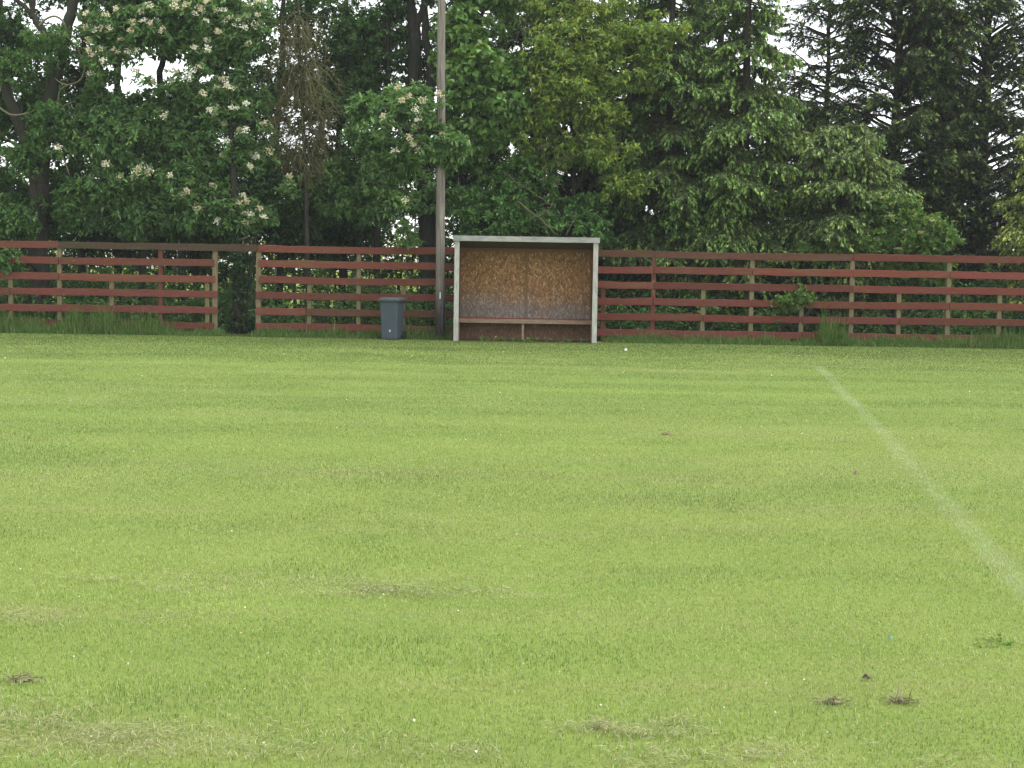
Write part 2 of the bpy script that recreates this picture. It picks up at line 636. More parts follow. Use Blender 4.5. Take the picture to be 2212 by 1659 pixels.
# painted lines: real whitewash sitting on the blades inside the marked strips
s, t, L = line_dist(x, y, LINE_A, LINE_B)
paint = np.clip(1.25 - np.abs(s + (vnoise(x, y, 1.7, 41) - .5) * .05) / .105, 0, 1) * (t > -.1) * (.02 + 1.12 * fbm(x, y, .9, 14)) * (.35 + 1.1 * fbm(x, y, .13, 15)) * np.clip(1.15 - np.clip(y - 14, 0, 20) * .022, 0, 1)
s2, t2, L2 = line_dist(x, y, G(1180, 1194), G(2130, 1241))
bend = .12 * ((t2 / L2) - .5) ** 2 * 4
p2 = np.clip(1.1 - np.abs(s2 + bend) / .06, 0, 1) * (t2 > 0) * (t2 < L2) * .38 * np.clip(fbm(x, y, 1.1, 17) * 2 - .5, 0, 1)
s3, t3, L3 = line_dist(x, y, G(1480, 781), G(1905, 795))
p3 = np.clip(1.2 - np.abs(s3) / .09, 0, 1) * (t3 > 0) * (t3 < L3) * .8 * np.clip(fbm(x, y, .9, 19) * 2.4 - .6, 0, 1)
pp = np.maximum(np.maximum(paint * .95, p2), p3)
amt = np.clip(pp * rng.uniform(.55, 1.25, n), 0, 1)
ispaint = amt > .12
pc = A((.60, .66, .56)) * (.8 + .3 * rng.random((n, 1)))
col = np.where(ispaint[:, None], col * (1 - amt[:, None] * .72) + pc * amt[:, None] * .72, col)
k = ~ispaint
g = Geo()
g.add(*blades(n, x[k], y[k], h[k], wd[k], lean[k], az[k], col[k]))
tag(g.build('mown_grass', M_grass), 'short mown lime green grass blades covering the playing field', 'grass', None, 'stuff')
g = Geo()
g.add(*blades(n, x[ispaint], y[ispaint], h[ispaint], wd[ispaint], lean[ispaint], az[ispaint], col[ispaint]))
tag(g.build('pitch_line', M_grass), 'faded white line painted on the grass', None, None, 'structure')

# long grass along the foot of the fence
n = 46000
x = rng.uniform(-13.6, 13.8, n)
y = 37.0 + np.abs(rng.normal(0, .42, n)) + .25 * fbm(x, x * 0, 1.5, 51)
y = np.minimum(y, 38.6)
pxx = CX + x / D * FPX
tall = .20 + .10 * (fbm(x, y, 1.2, 52) - .5)
for (a, b, hh) in ((-60, 380, .40), (0, 50, .50), (165, 250, .52), (380, 560, .20), (560, 820, .26), (820, 980, .24), (985, 1290, .05), (1290, 1500, .21), (1500, 1765, .20), (1765, 1822, .60), (1830, 2020, .24), (2020, 2260, .38)):
    mk = (pxx >= a) & (pxx < b)
    tall[mk] = hh * (.30 + 1.3 * fbm(x, y, .45, 53)[mk])
keep = ~((pxx > 978) & (pxx < 1296) & (y < 37.9))
keep &= ~((pxx > 488) & (pxx < 545) & (y > 37.3))
h = tall * rng.uniform(.25, 1.25, n) * np.where(rng.random(n) < .12, 1.5, 1)
front = np.clip((y - 37.0) / .45, .35, 1)
h = h * front
wd = rng.uniform(.008, .016, n)
lean = np.abs(rng.normal(.25, .25, n))
az = rng.uniform(0, 6.283, n)
col = A((.085, .165, .034)) * (.65 + .75 * rng.random((n, 1)))
mk = rng.random(n) < .09
col[mk] = (A((.26, .25, .13)) * (.7 + .5 * rng.random((n, 1))))[mk]
g = Geo()
g.add(*blades(n, x[keep], y[keep], h[keep], wd[keep], lean[keep], az[keep], col[keep]))
tag(g.build('long_grass', M_grass), 'uncut darker green grass fringing the foot of the red fence', 'grass', None, 'stuff')

# ------------------------------------------------------------------ fence
ROWS = np.linspace(.222, 2.105, 6)
RH, RT = .168, .032


def fx(px):
    return W(px, 640, D)[0]


def rail(par, x0, x1, row, tint, dz=0.0, rot=0.0, top=None):
    z0 = ROWS[row]
    seg = max(3, int((x1 - x0) / .35))
    xs_ = np.linspace(x0, x1, seg + 1)
    sag = -.020 * np.sin(np.linspace(0, math.pi, seg + 1)) * rng.uniform(-.3, 1) + dz + rot * (xs_ - (x0 + x1) / 2)
    wob = rng.normal(0, .0045, seg + 1)
    wob2 = rng.normal(0, .0045, seg + 1)
    yo = rng.uniform(-.003, .003)
    v = []
    for i in range(seg + 1):
        zz = z0 + sag[i]
        for (yy, zz2) in ((0, -RH / 2 + wob[i]), (RT, -RH / 2 + wob[i]), (RT, RH / 2 + wob2[i]), (0, RH / 2 + wob2[i])):
            v.append((xs_[i], D + yy + yo, zz + zz2))
    i = np.arange(seg)[:, None] * 4
    q = [(i + np.array([[a, a + 4, (a + 1) % 4 + 4, (a + 1) % 4]])) for a in range(4)]
    caps = np.array([(0, 1, 2, 3), (seg * 4 + 3, seg * 4 + 2, seg * 4 + 1, seg * 4)])
    g = Geo()
    g.add(v, q + [caps], tint)
    return g.build('rail', M_rail, par, bevel=.006)


def post(par, px, top, mat, wdt=.11, tint=(1, 1, 1), yo=0):
    x0 = fx(px)
    g = Geo()
    lx = rng.uniform(-.01, .01)
    g.box((x0 - wdt / 2, D + RT + .004 + yo, -.25), (x0 + wdt / 2, D + RT + .10 + yo, top), tint)
    v = g.v[0]
    v[4:, 0] += lx
    return g.build('post', mat, par, bevel=.008)


def tn(a=.85, b=1.12):
    return np.ones(3) * rng.uniform(a - .1, b + .08) * np.array((1, rng.uniform(.93, 1.1), rng.uniform(.93, 1.1)))


BROWN = np.array((.62, 1.25, 1.05))
fl_ = thing('timber_fence', 'red six rail fence with a gateway under its top rail, behind the grey bin', 'fence', (fx(500), D, 0))
PT, PS = 2.19, 1.375
for px, top, mt in ((-92, PT, M_post), (127, PT, M_post), (346, PT, M_redpost), (463, 2.19, M_post), (557, 2.19, M_post), (774, PT, M_post), (990, PT, M_post)):
    post(fl_, px, top - .03, mt, .12 if px in (463, 557) else .105)
for px in (22, 240, 447, 667, 871):
    post(fl_, px, PS, M_post, .105, (.95, .95, .9))
for r_ in range(6):
    if r_ == 5:
        segs = [(-210, 126), (128, 556), (558, 944), (946, 1110)]
    elif r_ in (1, 4):
        segs = [(-210, 126), (128, 462), (558, 944), (946, 1110)]
    elif r_ == 3:
        segs = [(-210, 126), (128, 464), (559, 944), (946, 1110)]
    elif r_ == 2:
        segs = [(-210, 21), (23, 470), (553, 944), (946, 1110)]
    elif r_ == 1:
        segs = [(-210, 239), (241, 470), (553, 666), (668, 1110)]
    else:
        segs = [(-210, 345), (347, 462), (552, 870), (872, 1110)]
    if r_ == 1:
        segs = [(-210, 239), (241, 470), (553, 660), (662, 1110)]
    for (a, b) in segs:
        t_ = tn()
        if (r_ == 5 and a in (128,)):
            t_ = BROWN * .75
        if r_ == 0 and a == 872 or (r_ == 1 and a == 662):
            t_ = tn() * np.array((.85, 1.25, 1.05))
        rail(fl_, fx(a), fx(b), r_, t_, rng.uniform(-.008, .008), rng.uniform(-.002, .002))
fr_ = thing('timber_fence', 'red stained six rail fence running on from the open shelter past the painted white line', 'fence', (fx(1600), D, 0))
for px, top, mt in ((1195, PT, M_post), (1411, PT, M_redpost), (1624, PT, M_post), (1841, PT, M_post), (2050, PT, M_post), (2262, PT, M_post)):
    post(fr_, px, top - .03, mt, .11)
for px, mt in ((1303, M_redpost), (1519, M_post), (1733, M_post), (1944, M_post), (2161, M_post)):
    post(fr_, px, PS, mt, .105)
for r_ in range(6):
    if r_ in (5, 3):
        segs = [(1180, 1410), (1412, 1840), (1842, 2330)]
    elif r_ in (4, 2):
        segs = [(1180, 1403 if r_ == 3 else 1410), (1412, 1623), (1625, 2050), (2052, 2330)]
    elif r_ == 1:
        segs = [(1180, 1518), (1520, 1733), (1735, 1944), (1946, 2330)]
    else:
        segs = [(1180, 1732), (1734, 1789), (1800, 2160), (2162, 2330)]
    for (a, b) in segs:
        t_ = tn()
        if r_ == 5 and a < 1500:
            t_ = t_ * np.array((.72, 1.0, .9))
        elif a > 1500 and r_ > 0:
            t_ = t_ * np.array((1.08, .98, .98))
        rail(fr_, fx(a), fx(b), r_, t_, rng.uniform(-.008, .008), rng.uniform(-.002, .002))

# ------------------------------------------------------------------ dugout shelter
SY = 36.6
x0, x1 = W(977.7, 630, SY)[0], W(1293.7, 630, SY)[0]
ZT = W(1136, 511, SY)[2]
ZF = ZT - .125
sh = thing('dugout_shelter', 'open fronted wooden dugout with a strand board back and a low bench inside', 'shelter', ((x0 + x1) / 2, SY, 0))
pw = .115
DEP = 1.15
for (a, b, dz) in ((x0 + .03, x0 + .03 + pw, .012), (x1 - .03 - pw, x1 - .03, 0)):
    g = Geo()
    g.box((a, SY + .02, -.2), (b, SY + .02 + .09, ZF), (1, 1, 1))
    g.build('front_post', M_grey, sh, bevel=.008)
g = Geo()
g.box((x0, SY - .012, ZF + .002), (x1, SY + .04, ZT), (1, 1, 1))
g.box((x0 - .003, SY - .016, ZF - .002), (x0 + .19, SY - .0135, ZT + .003), (.72, .82, .84))
g.build('fascia', M_fascia, sh, bevel=.004)
g = Geo()
v = [(x0 + .03, SY + .043, ZT - .03), (x1 - .03, SY + .043, ZT - .03), (x1 - .03, SY + DEP + .1, ZT - .22), (x0 + .03, SY + DEP + .1, ZT - .22)]
v2 = [(a, b, c - .05) for (a, b, c) in v]
g.add(v + v2, np.array([(0, 1, 2, 3), (7, 6, 5, 4), (0, 4, 5, 1), (1, 5, 6, 2), (2, 6, 7, 3), (3, 7, 4, 0)]))
g.build('roof', M_roof, sh)
xm = (x0 + x1) / 2 + .015
for (a, b) in ((x0 + .13, xm - .003), (xm + .003, x1 - .13)):
    g = Geo()
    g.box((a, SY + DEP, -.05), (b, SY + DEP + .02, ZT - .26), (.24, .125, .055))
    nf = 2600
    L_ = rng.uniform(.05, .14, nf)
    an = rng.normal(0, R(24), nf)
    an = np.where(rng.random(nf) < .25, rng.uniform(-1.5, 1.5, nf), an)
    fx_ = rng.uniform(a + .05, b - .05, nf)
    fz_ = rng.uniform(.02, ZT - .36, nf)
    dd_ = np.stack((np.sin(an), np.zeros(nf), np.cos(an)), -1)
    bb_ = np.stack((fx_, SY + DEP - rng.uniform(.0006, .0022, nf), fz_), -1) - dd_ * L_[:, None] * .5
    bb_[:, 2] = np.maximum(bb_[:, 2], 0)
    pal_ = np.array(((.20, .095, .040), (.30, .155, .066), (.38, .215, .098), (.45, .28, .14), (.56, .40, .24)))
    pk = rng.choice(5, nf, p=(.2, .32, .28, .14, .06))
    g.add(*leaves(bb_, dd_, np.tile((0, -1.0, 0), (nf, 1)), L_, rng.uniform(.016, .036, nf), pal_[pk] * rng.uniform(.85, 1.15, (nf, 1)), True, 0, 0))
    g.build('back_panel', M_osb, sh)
M_osb_side = M_osb
for (a, b) in ((x0 + .055, x0 + .075), (x1 - .075, x1 - .055)):
    g = Geo()
    v = [(a, SY + .115, -.05), (b, SY + .115, -.05), (b, SY + DEP + .02, -.05), (a, SY + DEP + .02, -.05)]
    v2 = [(a, SY + .115, ZF - .01), (b, SY + .115, ZF - .01), (b, SY + DEP + .02, ZT - .27), (a, SY + DEP + .02, ZT - .27)]
    g.add(v + v2, np.array([(3, 2, 1, 0), (4, 5, 6, 7), (0, 1, 5, 4), (1, 2, 6, 5), (2, 3, 7, 6), (3, 0, 4, 7)]), (.8, .7, .7))
    g.build('side_panel', M_benchred, sh)
for a in (x0 + .077, x1 - .127):
    g = Geo()
    g.box((a, SY + DEP - .06, -.05), (a + .05, SY + DEP - .002, ZT - .27), (.75, .6, .55))
    g.build('corner_batten', M_benchred, sh)
g = Geo()
g.add([(x0 + .02, SY - .12, .004), (x1 - .02, SY - .12, .004), (x1 - .02, SY + 1.2, .004), (x0 + .02, SY + 1.2, .004)], np.array([(0, 1, 2, 3)]))
tag(g.build('bare_soil', M_soil), None, None, None, 'structure')
bz = .50
by = SY + .62
bench = Geo()
bench.box((x0 + .08, by, bz), (x1 - .08, SY + DEP - .004, bz + .028), (1, .85, .8))
bo = bench.build('bench_seat', M_benchred, sh, bevel=.004)
g = Geo()
g.box((x0 + .085, by - .028, bz - .085), (x1 - .085, by - .003, bz + .012), (1, 1, 1))
g.build('bench_rail', M_bench, sh, bevel=.004)
for a in (x0 + .10, xm - .09, x1 - .15):
    g = Geo()
    g.box((a, by + .002, -.05), (a + .052, by + .05, bz - .002), (1.05, 1.05, 1.05) if a > x0 + 1 and a < x1 - 1 else (.8, .7, .65))
    g.build('bench_leg', M_bench, sh)

# ------------------------------------------------------------------ utility pole
PY = 37.35
pb, ptp = W(950.5, 736, PY), W(953.5, 0, PY)
px_, slope = pb[0], (ptp[0] - pb[0]) / (ptp[2] - pb[2])
pole = thing('utility_pole', 'tall weathered wooden pole with a dark stained foot between the bin and the shelter', 'pole', (px_, PY, 0))
g = Geo()
zs = np.linspace(-.3, 10.5, 40)
g.tube(np.stack((px_ + slope * zs + .004 * np.sin(zs * 1.7), np.full(40, PY), zs), -1), np.interp(zs, (-.3, .3, 10.5), (.125, .112, .088)), 14, wob=.012)
g.build('shaft', M_pole, pole, smooth=True)
g = Geo()
cxp = px_ + .052
g.tube([(cxp + .012, PY - .118, -.1), (cxp + .006, PY - .114, .5), (cxp, PY - .106, .93)], .024, 8)
g.build('conduit', M_pipe, pole, smooth=True)
for zz in (.22, .75):
    g = Geo()
    g.box((cxp - .034, PY - .146, zz), (cxp + .040, PY - .09, zz + .03))
    g.build('clip', M_black, pole)
g = Geo()
g.box((px_ - .018, PY - .121, .97), (px_ + .006, PY - .113, 1.12), (.85, .8, .78))
g.build('marker_strip', M_white, pole)

# ------------------------------------------------------------------ wheelie bin
BY = 36.75
bc = W(845, 734, BY)
bn = thing('wheelie_bin', 'slate grey wheeled rubbish bin with a closed lid standing in the long grass', 'bin', (bc[0], BY + .25, 0))
bn.rotation_euler = (0, 0, R(-16))
bn.scale = (.92, .95, 1)


def local(o, g, *a, **k):
    c = g.v
    for i in range(len(c)):
        c[i] = c[i] + np.array(o.location)
    return g.build(*a, parent=o, **k)


def rr(wx, wy, z, r=.035, cx=0, cy=0, k=4):
    p = []
    for (sx, sy, a0) in ((1, 1, 0), (-1, 1, 90), (-1, -1, 180), (1, -1, 270)):
        for i in range(k + 1):
            a = R(a0 + 90 * i / k)
            p.append((cx + sx * (wx / 2 - r) + r * math.cos(a), cy + sy * (wy / 2 - r) + r * math.sin(a), z))
    return p


def loft(g, rings, col=(1, 1, 1), capb=True, capt=True):
    k = len(rings[0])
    v = np.array(rings).reshape(-1, 3)
    m = len(rings)
    i = np.arange(m - 1)[:, None] * k + np.arange(k)[None, :]
    j = np.arange(m - 1)[:, None] * k + (np.arange(k)[None, :] + 1) % k
    fs = [np.stack((i, j, j + k, i + k), -1).reshape(-1, 4)]
    if capb: fs.append(np.array([list(range(k))[::-1]]))
    if capt: fs.append(np.array([list(range((m - 1) * k, m * k))]))
    g.add(v, fs, col)


g = Geo()
loft(g, [rr(.405, .44, .02), rr(.41, .445, .05), rr(.455, .50, .60), rr(.475, .525, .80), rr(.478, .53, .865), rr(.51, .565, .872), rr(.515, .57, .905)])
local(bn, g, 'body', M_bin, smooth=False, bevel=.004)
g = Geo()
loft(g, [rr(.56, .615, .900, .05, 0, -.005), rr(.575, .63, .912, .05, 0, -.005), rr(.575, .63, .945, .05, 0, -.005), rr(.53, .57, .962, .05), rr(.44, .47, .985, .07), rr(.38, .40, .990, .08), rr(.35, .36, .982, .08)])
local(bn, g, 'lid', M_binlid, smooth=False, bevel=.003)
g = Geo()
g.tube([(-.21, .335, .915), (.21, .335, .915)], .016, 8)
for sx in (-.2, .2):
    g.box((sx - .012, .26, .895), (sx + .012, .345, .93))
local(bn, g, 'handle', M_binlid)
for sx in (-.235, .235):
    g = Geo()
    g.tube([(sx - .025, .2, .1), (sx + .025, .2, .1)], .1, 16)
    local(bn, g, 'wheel', M_black)
g = Geo()
g.box((.015, -.2335, .185), (.04, -.2265, .235), (.9, .9, .9))
local(bn, g, 'sticker', M_white)


# ------------------------------------------------------------------ foliage machinery
def rand_unit(n):
    return norm(rng.normal(size=(n, 3)))


def perp(d):
    r = rand_unit(len(d))
    return norm(np.cross(d, r))


def rosettes(tips, dirs, k, L, ratio, pal, spread=(35, 85), ovate=True, droop=.12, upw=.8, curl=.18):
    n = len(tips)
    T = np.repeat(tips, k, axis=0)
    Dr = np.repeat(norm(dirs), k, axis=0)
    a = np.radians(rng.uniform(spread[0], spread[1], n * k))[:, None]
    d = norm(Dr * np.cos(a) + perp(Dr) * np.sin(a))
    d[:, 2] -= droop
    base = T - Dr * rng.uniform(0, L * .9, (n * k, 1))
    nr = np.array((0, 0, upw)) + rand_unit(n * k) * .55
    Ls = L * rng.uniform(.5, 1.25, n * k)
    pal = np.asarray(pal)
    pick = np.repeat(rng.integers(0, len(pal), n), k)
    col = pal[pick] * np.array((2.08, 2.0, 1.78)) * rng.uniform(.62, 1.38, (n * k, 1)) * (1 + rng.normal(0, .05, (n * k, 3)))
    return leaves(base, d, nr, Ls, Ls * ratio, np.clip(col, .004, .8), ovate, curl)


HOLES = []      # (px, py, rx, ry, keep) thin places in the canopy


def thin(c):
    """keep probability of canopy at world points c, by where the crowns meet one another along the belt"""
    k = CX + c[:, 0] / c[:, 1] * FPX + 0
    yy = HOR - (c[:, 2] - CAMH) / c[:, 1] * FPX + (k - CX) * math.sin(ROLL)
    kk = k - (yy - CY) * math.sin(ROLL)
    p = np.ones(len(c))
    for (px, py, rx, ry, kp) in HOLES:
        q = ((kk - px) / rx) ** 2 + ((yy - py) / ry) ** 2
        p = np.minimum(p, np.where(q < 1, kp, 1.0))
    return p


HOLES += [(a_, b_, c_ * .64, d_ * .64, .40 + .5 * e_) for (a_, b_, c_, d_, e_) in [(100, 55, 38, 42, .08), (45, 30, 30, 30, .25), (160, 25, 18, 26, .35), (247, 158, 22, 26, .06), (215, 95, 26, 14, .1), (335, 115, 32, 34, .15), (400, 130, 40, 26, .2),
          (350, 185, 45, 22, .2), (480, 190, 40, 40, .35), (150, 150, 22, 50, .35),
          (660, 60, 60, 50, .12), (690, 150, 50, 50, .25), (612, 110, 20, 60, .3), (660, 240, 45, 30, .5), (720, 60, 30, 50, .35),
          (845, 110, 34, 30, .10), (905, 40, 62, 42, .10), (890, 110, 24, 40, .15), (925, 135, 20, 40, .2), (880, 160, 40, 18, .25), (800, 20, 40, 20, .2),
          (1050, 40, 38, 22, .08), (1078, 72, 44, 26, .10), (990, 130, 20, 30, .25), (1010, 10, 30, 24, .25), (1120, 20, 24, 20, .3),
          (1715, 162, 60, 36, -.4), (1690, 40, 40, 26, .35), (1780, 60, 60, 50, .2), (1800, 130, 60, 40, .35), (1840, 180, 30, 40, .4), (1550, 40, 50, 20, .5),
          (2160, 90, 60, 100, .15), (2190, 220, 40, 60, .3), (2070, 150, 30, 60, .4), (1900, 60, 30, 60, .5)]]


def path_px(pts, Y, jig=0.0):
    """[(px, py, radius in px[, dY])] -> 3-D polyline and radii"""
    P_, r_ = [], []
    for q in pts:
        yy = Y + (q[3] if len(q) > 3 else 0)
        P_.append(W(q[0], q[1], yy))
        r_.append(q[2] * mpp(yy))
    return np.array(P_), np.array(r_)


def smooth_path(P_, r_, per=5):
    P_, r_ = np.asarray(P_), np.asarray(r_)
    n = len(P_)
    if n < 3:
        t = np.linspace(0, 1, per + 1)[:, None]
        return P_[0] * (1 - t) + P_[-1] * t, np.interp(t[:, 0], (0, 1), (r_[0], r_[-1]))
    ext = np.vstack((2 * P_[0] - P_[1], P_, 2 * P_[-1] - P_[-2]))
    out, ro = [], []
    for i in range(n - 1):
        p0, p1, p2, p3 = ext[i:i + 4]
        for t in np.arange(per) / per:
            out.append(.5 * ((2 * p1) + (-p0 + p2) * t + (2 * p0 - 5 * p1 + 4 * p2 - p3) * t * t + (-p0 + 3 * p1 - 3 * p2 + p3) * t ** 3))
            ro.append(r_[i] * (1 - t) + r_[i + 1] * t)
    out.append(P_[-1])
    ro.append(r_[-1])
    return np.array(out), np.array(ro)


def curve_to(a, b, r0, r1, sag=.12, k=5):
    t = np.linspace(0, 1, k)[:, None]
    L = np.linalg.norm(b - a)
    off = rng.normal(0, 1, 3) * L * sag * .5
    off[2] += L * sag
    p = a * (1 - t) + b * t + off * (t * (1 - t) * 4)
    return p, np.linspace(r0, r1, k)


def ground_path(P_):
    P_ = P_.copy()
    P_[0][2] = -.25
    return P_


def broadleaf(name, label, cat, Y, trunks, crowns, L=.09, ratio=.5, pal=((.05, .1, .02),), bark=None, tips=12, k=6,
              crad=.34, flowers=None, group=None, spread=(35, 85), twig_tint=(1, 1, 1), droop=.12, extra=None, use_thin=True, flower_pal=None, flat_flower=False, crown_name='crown', limbs=True):
    bark = bark or M_bark_dark
    base = W(trunks[0][0][0], 720, Y)
    root = thing(name, label, cat, (base[0], Y, 0), group)
    g = Geo()
    skel = []
    for i, tr in enumerate(trunks):
        P_, r_ = path_px(tr, Y)
        if i == 0 or tr[0][1] > 660:
            P_ = ground_path(P_)
        P_, r_ = smooth_path(P_, r_)
        P_[1:-1] += rng.normal(0, .012, P_[1:-1].shape)
        g.tube(P_, r_, 10 if r_.max() > .06 else 6, wob=.05)
        skel.append(P_)
    skel = np.concatenate(skel)
    cl, outw, rad = [], [], []
    lg = Geo()
    for (cx, cy, rx, ry, dy, ryd, nn) in crowns:
        c = W(cx, cy, Y + dy)
        s = np.array((rx * mpp(Y + dy), ryd, ry * mpp(Y + dy)))
        nn = int(nn * (1.45 if nn > 30 else 1))
        u = rand_unit(nn) * (rng.random((nn, 1)) ** (1 / 2.4))
        p = c + u * s
        p = p[p[:, 2] > .15]
        if nn > 30:
            nz = .6 * vnoise(p[:, 0] + p[:, 1] * .4, p[:, 2] - p[:, 1] * .3, .85, int(cx) % 50) + .4 * vnoise(p[:, 0] - p[:, 1] * .5, p[:, 2] * 1.4, .4, 7)
            p = p[rng.random(len(p)) < np.clip((nz - .34) * 6, .12, 1)]
        if use_thin:
            p = p[rng.random(len(p)) < thin(p)]
        cl.append(p)
        outw.append(norm((p - c) / s + 1e-6))
        if limbs and len(p):
            j = np.argmin(np.linalg.norm(skel - c, axis=1) + np.maximum(skel[:, 2] - c[2] + .3, 0) * 2)
            q, rq = curve_to(skel[j], c, .055, .022, .1, 6)
            g.tube(q, rq, 5)
            loc = np.concatenate((q, skel))
            for pp_ in p[::2]:
                j = np.argmin(np.linalg.norm(loc - pp_, axis=1))
                if np.linalg.norm(loc[j] - pp_) < 2.6:
                    q2, rq2 = curve_to(loc[j], pp_, .016, .005, .08, 4)
                    lg.tube(q2, rq2, 3, twig_tint, cap=False)
    cl, outw = np.concatenate(cl), np.concatenate(outw)
    if lg.n:
        g.v += lg.v
        g.c += lg.c
        g.f += [f + g.n for f in lg.f]
        g.n += lg.n
    g.build('trunk', bark, root, smooth=True)
    m = len(cl)
    cr = crad * rng.uniform(.6, 1.3, m)
    cc = np.repeat(cl, tips, axis=0)
    oo = np.repeat(outw, tips, axis=0)
    rr_ = np.repeat(cr, tips)[:, None]
    off = rand_unit(m * tips) * rng.random((m * tips, 1)) ** .5 * np.array((1, 1, .55)) * rr_
    tp = cc + off
    td = norm(off / rr_ + oo * .7 + np.array((0, 0, .35)) + rand_unit(m * tips) * .3)
    cg = Geo()
    cg.add(*rosettes(tp, td, k, L, ratio, pal, spread, True, droop))
    if flowers:
        fg = Geo()
        fp = np.array([W(f[0], f[1], Y + f[2]) for f in flowers])
        fd = norm(np.array((0, -.75, .55)) + rand_unit(len(fp)) * .35)
        cg.add(*rosettes(fp - fd * .02, fd, 9, L * 1.1, ratio, pal, (50, 95), True, droop))
        # a bough of leaves round each flower so it sits on foliage
        nb = 7
        q = np.repeat(fp, nb, axis=0) + rand_unit(len(fp) * nb) * np.array((.28, .16, .16)) + np.array((0, .10, -.06))
        cg.add(*rosettes(q, norm(np.array((0, -.5, .6)) + rand_unit(len(q)) * .6), k, L, ratio, pal, spread, True, droop))
        kk = 46
        r0 = (.105 if not flat_flower else .085) * rng.uniform(.75, 1.25, (len(fp), 1))
        R_ = np.repeat(r0, kk, axis=0)
        c_ = np.repeat(fp, kk, axis=0)
        dd = np.repeat(fd if not flat_flower else np.tile((0, -.2, 1.0), (len(fp), 1)), kk, axis=0)
        dome = rand_unit(len(c_))
        dome = dome * rng.random((len(c_), 1)) ** .4
        h_ = np.sum(dome * dd, -1, keepdims=True)
        flatd = dome - dd * h_
        pos = c_ + (flatd + dd * (np.abs(h_) * .45 if not flat_flower else .1)) * R_ + dd * .03
        fc = np.asarray(flower_pal if flower_pal is not None else ((.74, .68, .50), (.62, .54, .36), (.80, .77, .64)))
        colf = np.repeat(fc[rng.integers(0, len(fc), len(fp))], kk, axis=0) * rng.uniform(.75, 1.15, (len(c_), 1))
        sz = rng.uniform(.03, .052, len(c_))
        fg.add(*leaves(pos, rand_unit(len(c_)) + dd * .2, dd + rand_unit(len(c_)) * .7, sz, sz * .9, colf, False, 0))
        fg.build('blossoms', M_flower, root)
    cg.build(crown_name, M_leaf, root)
    if extra:
        extra(root)
    return root


